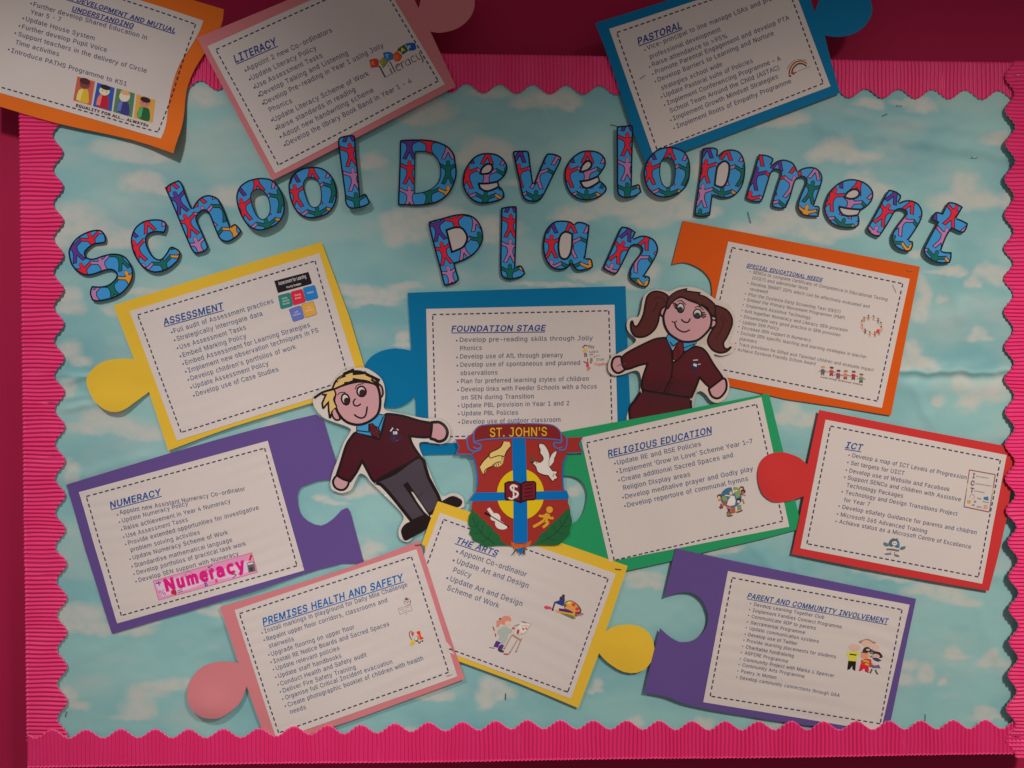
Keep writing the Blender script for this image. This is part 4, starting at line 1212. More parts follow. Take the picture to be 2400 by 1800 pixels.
# coloured tiles on the ASSESSMENT page
pic('as', [(I_((30, 24, 30)), [curve(pts('D1778,162* D2000,103 D2022,172* D2018,182 D1802,240*'), 1)])])
for qd, c in [('D1805,262 D1812,256 D1872,240 D1881,245 D1898,315 D1892,324 D1828,342 D1820,335', (34, 116, 106)), ('D1886,240 D1893,232 D1952,217 D1961,222 D1980,290 D1974,299 D1910,318 D1902,312', (200, 34, 56)),
              ('D1966,213 D1974,206 D2033,192 D2042,198 D2061,265 D2055,274 D1992,291 D1984,285', (30, 112, 176)), ('D1876,350 D1884,343 D1942,324 D1951,330 D1971,397 D1965,405 D1907,424 D1899,417', (92, 104, 170)),
              ('D1956,320 D1964,313 D2024,296 D2033,302 D2052,370 D2046,379 D1986,398 D1978,392', (214, 146, 56))]:
    pp = poly(qd)
    cx = sum(a[0] for a in pp) / 8; cy = sum(a[1] for a in pp) / 8
    pic('as', [(I_((96, 92, 110)), [[(cx + (a[0] - cx) * 1.06, cy + (a[1] - cy) * 1.06) for a in pp]]), (I_(c), [pp])])
for b_, x, y, x1, y1 in [('Using', 1830, 282, 1862, 273), ('Learning', 1832, 300, 1875, 289), ('Outcomes', 1834, 318, 1880, 307), ('Sharing', 1912, 262, 1950, 252), ('Criteria', 1915, 282, 1953, 272), ('Feedback', 1992, 247, 2036, 235),
                         ('self', 1912, 370, 1934, 364), ('assessment', 1900, 390, 1950, 377), ('Peer', 1994, 340, 2018, 334), ('assessment', 1984, 362, 2034, 349)]:
    wr('as', b_, q('D', x, y), q('D', x1, y1), 4.0, I_((206, 200, 204)), 9)
wr('as', 'Assessment for Learning', q('D', 1808, 190), q('D', 1986, 142), 8.2, I_((206, 196, 192)), 11)
wr('as', 'Five Key Strategies', q('D', 1860, 210), q('D', 1953, 185), 4.6, I_((206, 196, 192)), 18)

# Play Learn and Grow Together (frame 1350,800 scale 22.12)
f = (1350, 800, 22.12); DF = (162, 148, 140)
pic('fo', [(I_((176, 142, 136), DF), [ell(f[0] + 510 / f[2], f[1] + 290 / f[2], 4.2, 4, 10), ell(f[0] + 840 / f[2], f[1] + 770 / f[2], 4, 3.6, 10)]),
           (I_((74, 50, 50), DF), line('350,340 430,230 500,210 590,250', 60, *f) + line('450,620 465,820', 50, *f) + line('600,890 600,1090', 40, *f) + line('380,1050 520,1100', 50, *f)),
           (I_((90, 76, 66), DF), line('700,710 800,670 900,690', 44, *f) + line('940,760 990,820', 44, *f)),
           (I_((182, 134, 60), DF), [ell(f[0] + 470 / f[2], f[1] + 490 / f[2], 4.8, 5.6, 12)]),
           (I_((56, 66, 106), DF), line('520,610 555,800', 60, *f)),
           (I_((110, 102, 56), DF), [poly('740,870 860,870 860,1060 720,1060', *f)]), (I_((86, 42, 34), DF), [ell(f[0] + 770 / f[2], f[1] + 1110 / f[2], 2.4, 1.6, 8)]),
           (I_((156, 60, 72), DF), [poly('500,1080 640,1070 680,1260 650,1350 540,1350', *f)]), (I_((150, 100, 76), DF), [poly('590,1350 690,1310 780,1390 620,1540 560,1500', *f)]),
           (I_((190, 128, 110), DF), [poly('930,1090 990,1070 1060,1240 940,1240', *f)])])
for b_, x, y, x1, y1, c, cp in [('Play', 640, 360, 960, 355, (100, 76, 76), 7.5), ('Learn', 700, 600, 1160, 585, (104, 108, 112), 6.0), ('and', 1040, 770, 1220, 765, (166, 120, 112), 3.6), ('Grow', 1060, 1010, 1460, 990, (118, 112, 90), 6.8),
                                ('Together', 1000, 1260, 1640, 1240, (166, 84, 80), 6.6)]:
    wr('fo', b_, (f[0] + x / f[2], f[1] + y / f[2]), (f[0] + x1 / f[2], f[1] + y1 / f[2]), cp, I_(c, DF), 9)

# children round a globe (frame 1660,1120 scale 16.59)
f = (1660, 1120, 16.59)
g = [(I_((54, 98, 124)), [ell(f[0] + 880 / f[2], f[1] + 760 / f[2], 25, 24, 24)]),
     (I_((124, 138, 80)), [poly('980,350 1130,360 1240,480 1230,700 1090,800 1040,640 1000,500', *f), poly('520,720 640,690 740,800 720,900 560,880', *f)]),
     (I_((206, 192, 184)), line('650,670 850,700', 44, *f) + line('920,330 990,600', 44, *f) + [poly('880,690 1010,700 1060,880 1030,1050 850,1090 720,1050 760,880', *f)] + line('990,520 1130,480', 40, *f)),
     (I_((160, 116, 70)), [ell(f[0] + 880 / f[2], f[1] + 590 / f[2], 5, 5.5, 12)]), (I_((210, 180, 160)), [ell(f[0] + 880 / f[2], f[1] + 600 / f[2], 2.6, 3.2, 10)])]
for x, y, hc, sc_ in [(1300, 430, (96, 74, 60), (204, 176, 156)), (1350, 550, (84, 34, 40), (160, 92, 60)), (430, 740, (96, 60, 52), (206, 170, 150)), (1190, 900, (58, 30, 34), (206, 166, 160)), (640, 1000, (150, 72, 56), (196, 150, 120)), (800, 1390, (96, 86, 66), (150, 110, 70))]:
    g.append((I_(hc), [ell(f[0] + x / f[2], f[1] + (y - 20) / f[2], 6, 5.6, 12)])); g.append((I_(sc_), [ell(f[0] + x / f[2] - 1, f[1] + (y + 20) / f[2], 3.6, 3.2, 10)]))
g += [(I_((178, 124, 66)), [poly('400,820 500,800 480,900 370,910', *f)]), (I_((150, 76, 60)), [poly('560,930 690,900 680,1040 560,1100', *f)]),
      (I_((196, 88, 56)), [poly('700,1110 860,1110 850,1200 720,1210', *f)]), (I_((156, 84, 58)), [poly('870,1150 1040,1130 1060,1360 890,1390', *f)]),
      (I_((66, 50, 84)), [poly('740,1210 860,1200 860,1300 760,1300', *f)]), (I_((120, 128, 78)), [poly('1120,1050 1280,1050 1290,1240 1130,1260', *f)]),
      (I_((112, 62, 58)), line('1090,1340 1200,1310 1330,1260', 60, *f) + line('430,1110 520,1190', 90, *f) + line('480,1000 560,1180', 60, *f)),
      (I_((96, 60, 110)), [poly('1260,590 1320,600 1330,660 1250,690', *f)]), (I_((150, 112, 66)), line('1330,650 1450,690', 50, *f) + line('1330,830 1390,1010', 60, *f)), (I_((90, 86, 66)), line('720,1450 800,1490 950,1450', 60, *f))]
pic('re', g)

# ICT poster (frame 2240,1080 scale 12.76) and the little blue printed figure
f = (2240, 1080, 12.76)
PC = [(405, 270), (1175, 410), (1000, 1530), (235, 1370)]
fr = [(f[0] + a / f[2], f[1] + b / f[2]) for a, b in PC]
def mixp(a, b, t): return (a[0] + (b[0] - a[0]) * t, a[1] + (b[1] - a[1]) * t)
regs = [(I_((134, 72, 66)), band([fr[0], fr[1]], 2.2) + band([fr[2], fr[3]], 2.4) + band([fr[0], mixp(fr[0], fr[3], 0.36)], 2) + band([fr[1], mixp(fr[1], fr[2], 0.36)], 2)),
        (I_((196, 160, 90)), band([mixp(fr[0], fr[3], 0.36), mixp(fr[0], fr[3], 0.5)], 2) + band([mixp(fr[1], fr[2], 0.36), mixp(fr[1], fr[2], 0.5)], 2)),
        (I_((132, 126, 92)), band([mixp(fr[0], fr[3], 0.5), mixp(fr[0], fr[3], 0.68)], 2) + band([mixp(fr[1], fr[2], 0.5), mixp(fr[1], fr[2], 0.68)], 2)),
        (I_((110, 84, 96)), band([mixp(fr[0], fr[3], 0.68), fr[3]], 2) + band([mixp(fr[1], fr[2], 0.68), fr[2]], 2)),
        (I_((150, 116, 104)), line('410,1110 430,1030 490,1000 540,1030 545,1100 480,1140', 16, *f)),
        (I_((56, 100, 146)), [poly('830,1080 960,1060 970,1190 820,1150', *f)]), (I_((186, 134, 50)), [poly('330,1180 450,1170 430,1270 340,1270', *f)]),
        (I_((132, 124, 120)), [poly('640,1090 760,1130 750,1160 630,1130', *f), poly('530,1190 600,1180 600,1250 530,1250', *f), poly('480,1290 560,1300 550,1350 470,1340', *f), poly('620,1350 770,1370 760,1400 620,1390', *f)]),
        (I_((196, 132, 116)), [poly('840,1310 950,1320 930,1440 820,1430', *f)]), (I_((96, 120, 90)), [poly('790,1200 980,1240 980,1260 800,1230', *f)])]
pic('ic', regs)
for b_, a, c, w_, x, y, x1, y1 in [('I', 490, 510, 60, 590, 470, 970, 530), ('C', 430, 720, 110, 575, 690, 1060, 770), ('T', 410, 935, 110, 530, 905, 870, 965)]:
    wr('ic', b_, (f[0] + a / f[2], f[1] + c / f[2]), (f[0] + (a + w_) / f[2], f[1] + (c + w_ * 0.18) / f[2]), 11, I_((92, 78, 84)), 27, up=(0.16, -1))
    wr('ic', {'I': 'nformation', 'C': 'ommunication', 'T': 'echnology'}[b_], (f[0] + x / f[2], f[1] + y / f[2]), (f[0] + x1 / f[2], f[1] + y1 / f[2]), 3.0, I_((150, 132, 122)), 18, up=(0.16, -1))
f = (2050, 1250, 22.12)
pic('ic', [(I_((70, 92, 108)), [curve(pts('700,640 760,380 900,270 1100,280 1240,400 1280,560 1250,750 1000,700', *f), 2)]), (I_((62, 112, 156)), [ell(f[0] + 1200 / f[2], f[1] + 570 / f[2], 2.4, 5.2, 10)]),
           (I_((80, 104, 108)), [poly('430,470 540,460 690,530 680,680 540,660 450,600', *f), poly('1290,780 1380,680 1600,660 1560,800 1420,860 1280,830', *f)]),
           (I_((196, 188, 180)), [ell(f[0] + 1020 / f[2], f[1] + 510 / f[2], 6, 5.2, 14), ell(f[0] + 980 / f[2], f[1] + 690 / f[2], 3, 1.2, 8)]), (I_((104, 84, 74)), line('600,830 850,830 1250,900', 90, *f) + line('930,370 1180,390', 60, *f) + line('860,300 1000,250', 40, *f) + line('1110,260 1200,300', 40, *f) + line('930,500 1100,530', 30, *f) + line('810,930 790,1010', 30, *f) + line('1030,950 1020,1060', 30, *f)),
           (I_((98, 104, 110)), [ell(f[0] + 690 / f[2], f[1] + 1065 / f[2], 9, 2.2, 12), ell(f[0] + 1130 / f[2], f[1] + 1150 / f[2], 7, 2.8, 12, 18)])])

# NUMERACY banner (frame 340,1280 scale 7.9)
f = (340, 1280, 7.9)
up_n = (-0.28, -1)
pic('nu', [(I_((190, 92, 128)), [poly('150,638 1975,115 2090,485 255,1003', *f)]), (I_((208, 132, 164)), [poly('165,648 1968,130 2075,477 265,990', *f)]),
           (I_((204, 168, 184)), [poly('200,700 640,560 1000,620 1300,480 1900,270 2030,430 1700,560 1200,640 800,800 300,930', *f)])])
pic('nu', [(I_((206, 26, 36)), [ell(f[0] + 530 / f[2], f[1] + 850 / f[2], 6.2, 6.2, 14)]), (I_((84, 60, 84)), line('540,800 575,850 560,900', 26, *f) + line('1165,395 1250,350', 14, *f) + line('1165,395 1260,415', 14, *f) + line('1600,520 1690,530 1620,590', 14, *f) + line('605,830 690,795', 12, *f) + line('620,860 700,825', 12, *f)),
           (I_((84, 66, 128)), line('205,690 300,675', 18, *f) + line('250,645 270,730', 18, *f)), (I_((188, 110, 44)), line('1060,480 1150,435', 34, *f)), (I_((196, 30, 30)), line('1970,160 1935,265', 36, *f)),
           (I_((96, 88, 90)), [poly('1880,310 2015,280 2050,460 1920,490', *f)]), (I_((200, 190, 190)), [poly('1895,322 2003,298 2008,325 1900,350', *f)]), (I_((60, 56, 60)), [poly('1930,400 1995,385 2005,455 1945,470', *f)]),
           (I_((150, 120, 84)), line('730,560 760,490 820,470 880,510 880,570', 12, *f))], lift=0.76)
MAG = I_((196, 26, 112))
wr('nu', 'Numeracy', (f[0] + 395 / f[2], f[1] + 830 / f[2]), (f[0] + 1880 / f[2], f[1] + 425 / f[2]), 27, MAG, 50, up=up_n, lift=0.92)
wr('nu', '%', (f[0] + 280 / f[2], f[1] + 915 / f[2]), (f[0] + 390 / f[2], f[1] + 890 / f[2]), 12, I_((120, 60, 110)), 0, up=up_n)
wr('nu', '£', (f[0] + 1115 / f[2], f[1] + 740 / f[2]), (f[0] + 1175 / f[2], f[1] + 722 / f[2]), 11, I_((84, 60, 140)), 27, up=up_n)
wr('nu', 'x', (f[0] + 1300 / f[2], f[1] + 680 / f[2]), (f[0] + 1370 / f[2], f[1] + 660 / f[2]), 11, I_((206, 40, 96)), 36, up=up_n)

# owl with a sign, boots (frame 920,1380 scale 11.06)
f = (920, 1380, 11.06)
pic('pr', [(I_((96, 84, 88)), [ell(f[0] + 385 / f[2], f[1] + 335 / f[2], 8.2, 8.2, 18)]), (I_((186, 168, 158)), [ell(f[0] + 385 / f[2], f[1] + 370 / f[2], 6.4, 5.8, 14)]),
           (I_((192, 188, 190)), [ell(f[0] + 340 / f[2], f[1] + 320 / f[2], 3, 3.6, 10), ell(f[0] + 420 / f[2], f[1] + 310 / f[2], 3, 3.6, 10)]), (I_((60, 50, 60)), [ell(f[0] + 345 / f[2], f[1] + 330 / f[2], 1.4, 1.6, 8), ell(f[0] + 415 / f[2], f[1] + 320 / f[2], 1.4, 1.6, 8), ell(f[0] + 388 / f[2], f[1] + 350 / f[2], 1.2, 1.4, 8)]),
           (I_((176, 58, 96)), [ell(f[0] + 355 / f[2], f[1] + 250 / f[2], 3, 2.8, 10)]), (I_((92, 48, 76)), [poly('310,290 400,255 410,275 370,300', *f)]),
           (I_((150, 136, 130)), line('150,510 460,410 515,550 200,660 150,510', 14, *f, n=1) + line('350,610 365,670', 18, *f) + line('200,545 300,515', 16, *f) + line('340,490 430,465', 14, *f) + line('250,590 420,540', 12, *f)), (I_((150, 124, 72)), line('370,430 450,405', 18, *f))])
pic('pr', [(I_((206, 62, 62)), [poly('480,1130 540,1100 560,1160 530,1230 510,1230', *f)]), (I_((202, 48, 34)), [poly('620,1110 710,1080 745,1240 815,1270 790,1300 720,1320 660,1200', *f)]),
           (I_((220, 130, 44)), [poly('640,1170 690,1180 715,1300 680,1310', *f)]), (I_((206, 160, 50)), [poly('500,1330 560,1330 600,1400 480,1480 440,1450', *f)]),
           (I_((112, 104, 110)), [ell(f[0] + 620 / f[2], f[1] + 1290 / f[2], 5, 6, 12)]), (I_((186, 192, 200)), [ell(f[0] + 612 / f[2], f[1] + 1280 / f[2], 3.4, 4.4, 12)]), (I_((52, 44, 46)), line('500,1090 440,1130 450,1230 500,1320', 18, *f) + line('600,1350 660,1360 700,1410 730,1350', 22, *f) + [ell(f[0] + 775 / f[2], f[1] + 1350 / f[2], 2.6, 1.8, 8)])])

# art things (frame 1130,1370 scale 8.51)
f = (1130, 1370, 8.51)
pic('ar', [(I_((98, 70, 66)), [curve(pts('1620,400 1680,330 1780,315 1880,370 1960,460 1980,540 1930,600 1860,640 1700,560', *f), 2)]), (I_((218, 138, 72)), [curve(pts('1625,410 1690,345 1780,330 1860,380 1930,470 1940,540 1860,540 1850,630 1790,600 1700,520', *f), 2)]),
           (I_((206, 52, 40)), [ell(f[0] + 1825 / f[2], f[1] + 400 / f[2], 4.2, 4.2, 12), ell(f[0] + 1895 / f[2], f[1] + 485 / f[2], 4.6, 4.2, 12)]), (I_((226, 190, 90)), [ell(f[0] + 1735 / f[2], f[1] + 362 / f[2], 4, 3, 12)]), (I_((84, 84, 56)), [ell(f[0] + 1655 / f[2], f[1] + 415 / f[2], 3.6, 3.6, 12)]),
           (I_((40, 56, 118)), [poly('1450,340 1540,310 1570,250 1640,260 1650,320 1610,430 1470,370', *f)]), (I_((66, 48, 66)), [ell(f[0] + 1620 / f[2], f[1] + 225 / f[2], 3.8, 3.8, 12), poly('1550,240 1640,230 1650,300 1540,300', *f)] + line('1455,345 1420,450 1400,500', 30, *f)),
           (I_((74, 36, 96)), [poly('1530,470 1700,490 1810,540 1810,570 1530,520', *f)]), (I_((226, 138, 50)), [poly('1460,500 1530,520 1830,580 1860,640 1480,550', *f)]), (I_((196, 66, 92)), [poly('1230,450 1260,415 1370,440 1400,490 1270,490', *f)]),
           (I_((96, 112, 62)), [poly('1540,565 1700,585 1820,620 1870,680 1800,685', *f)]), (I_((110, 52, 80)), [poly('1850,545 2020,580 2020,600 1860,570', *f)]), (I_((196, 96, 84)), [poly('1860,590 1990,605 1980,630 1870,610', *f)]), (I_((40, 30, 40)), [ell(f[0] + 1410 / f[2], f[1] + 505 / f[2], 3, 1.8, 8)])])
pic('ar', [(I_((196, 122, 102)), [curve(pts('360,770 360,690 420,635 510,620 570,660 580,720 500,790 430,800', *f), 2), poly('290,720 350,690 355,790 340,840 285,850', *f)]), (I_((212, 166, 146)), [ell(f[0] + 510 / f[2], f[1] + 770 / f[2], 6.4, 6.0, 14)]),
           (I_((66, 50, 60)), [ell(f[0] + 360 / f[2], f[1] + 682 / f[2], 2.6, 2.2, 8)] + line('145,1255 250,1270', 14, *f) + [ell(f[0] + 375 / f[2], f[1] + 1320 / f[2], 8, 3.4, 12, 20)]),
           (I_((156, 158, 150)), [curve(pts('380,860 440,830 500,840 530,880 600,890 580,970 530,980 500,1090 430,1200 390,1200 380,1110 300,1120 350,1040 310,980 310,910', *f), 2)]),
           (I_((76, 46, 112)), [poly('280,1120 380,1150 340,1200 310,1260 225,1235', *f), poly('380,1190 440,1215 400,1290 310,1290 330,1230', *f)]),
           (I_((208, 192, 180)), [poly('780,730 980,790 860,960 720,1010 640,960 740,820', *f)]), (I_((150, 130, 112)), band([(a[0], a[1]) for a in pts('780,730 980,790 860,960 720,1010', *f)], 1.2)),
           (I_((172, 60, 66)), [ell(f[0] + 715 / f[2], f[1] + 940 / f[2], 3.4, 6.4, 12, 15)] + line('800,870 840,900', 30, *f) + line('860,860 900,890', 26, *f) + line('430,1385 530,1390', 30, *f) + line('600,860 650,880', 36, *f)),
           (I_((206, 150, 146)), line('780,830 900,820 930,860', 24, *f)), (I_((110, 112, 84)), line('790,740 880,760', 26, *f) + line('640,830 740,790', 18, *f)),
           (I_((152, 116, 96)), line('590,1010 440,1280', 18, *f) + line('700,1110 550,1360', 18, *f) + line('790,1070 675,1340', 18, *f) + line('600,1000 780,1120', 36, *f)), (I_((56, 44, 46)), [ell(f[0] + x / f[2], f[1] + y / f[2], 1.6, 1.6, 8) for x, y in ((437, 1280), (550, 1360), (675, 1340))]),
           (I_((150, 76, 62)), line('215,840 260,960 270,1040', 24, *f)), (I_((210, 166, 150)), [ell(f[0] + 262 / f[2], f[1] + 945 / f[2], 3.6, 3.6, 10)])])

# children dressed up (frame 1960,1480 scale 13.83)
f = (1960, 1480, 13.83)
SK = (196, 156, 142)
pic('pc', [(I_((150, 112, 90)), [curve(pts('720,320 850,270 980,235 1070,250 1170,310 1280,350 1230,395 1100,330 900,300 780,390', *f), 2)]), (I_(SK), [ell(f[0] + 1000 / f[2], f[1] + 390 / f[2], 13, 8, 18, 15), ell(f[0] + 1270 / f[2], f[1] + 520 / f[2], 9, 7.5, 16, 10), ell(f[0] + 590 / f[2], f[1] + 510 / f[2], 13.5, 8.5, 18, 8)]),
           (I_((50, 42, 40)), [curve(pts('850,600 920,510 1030,500 1110,560 1230,630 1390,660 1490,780 1480,840 1400,850 1200,760 1060,660 960,690 860,670', *f), 2)]), (I_(SK), [ell(f[0] + 1020 / f[2], f[1] + 588 / f[2], 4.4, 2.4, 10), ell(f[0] + 1290 / f[2], f[1] + 785 / f[2], 8.5, 4.6, 14, 14)]),
           (I_((112, 104, 104)), [poly('1060,650 1180,640 1190,730 1080,720', *f), poly('1080,790 1160,770 1180,830 1090,840', *f)]),
           (I_((66, 54, 84)), [poly('1150,840 1330,850 1470,940 1350,980 1220,930', *f)]), (I_((104, 84, 104)), [poly('1130,1050 1240,1100 1380,1070 1430,1190 1200,1180 1060,1140', *f)]),
           (I_((178, 60, 40)), [poly('800,920 1010,870 1110,900 1180,1010 1060,1140 960,1160 790,1060', *f)]), (I_((190, 150, 70)), line('860,950 970,950 1050,1000', 50, *f) + line('930,1040 1050,1080', 60, *f)), (I_((200, 26, 52)), [poly('780,1050 1040,1140 1060,1290 930,1270 900,1190 830,1260 730,1270', *f)]),
           (I_((202, 130, 92)), [ell(f[0] + 915 / f[2], f[1] + 785 / f[2], 10, 7, 16)]), (I_((56, 36, 36)), line('790,690 900,670 1010,690', 26, *f) + line('930,1270 1050,1330', 30, *f) + line('720,1270 800,1255', 24, *f)),
           (I_((192, 178, 62)), [curve(pts('340,690 430,640 640,640 720,700 730,790 660,800 640,960 390,940 400,800 340,790', *f), 2)]), (I_((56, 48, 28)), line('430,735 650,760', 44, *f)),
           (I_((34, 28, 26)), [poly('385,945 635,965 610,1280 520,1220 510,1100 440,1220 350,1240', *f)]), (I_((78, 70, 68)), line('1150,1210 1130,1280 1090,1350', 50, *f) + line('1260,1240 1290,1310 1340,1390', 50, *f)),
           (I_((204, 168, 152)), line('1130,980 1290,1060', 44, *f))])
# ---------------------------------------------------------------- title letters printed with little people
LR = (172, 158, 152)
L_BLUE = ink('letter_blue', (48, 118, 166), LR, rough=0.5); L_OUT = ink('letter_outline', (8, 18, 34), LR, rough=0.5)
L_COL = {'red': ink('letter_red', (196, 30, 48), LR), 'purple': ink('letter_purple', (80, 44, 112), LR), 'lilac': ink('letter_lilac', (156, 98, 138), LR),
         'green': ink('letter_green', (12, 86, 74), LR), 'orange': ink('letter_orange', (198, 122, 36), LR), 'olive': ink('letter_olive', (76, 92, 40), LR)}
L_LINE = ink('letter_line', (24, 20, 48), LR)
L_WHITE = paper('letter_white', (160, 148, 143), LR)
SEQ = {-3: 'green', -2: 'purple', -1: 'red', 0: 'purple', 1: 'red', 2: 'lilac', 3: 'green', 4: 'orange', 5: 'olive', 6: 'red', 7: 'lilac', 8: 'green'}
FIG = [(-124, -62), (-92, -46), (-34, -20), (-14, -30), (14, -30), (34, -20), (92, -46), (124, -62), (126, -26), (98, -10), (44, 14), (30, 56), (36, 104), (82, 204), (44, 210), (4, 122), (-4, 122), (-44, 210), (-82, 204), (-36, 104), (-30, 56), (-44, 14), (-98, -10), (-126, -26)]
HEAD = (0, -58, 24, 34)
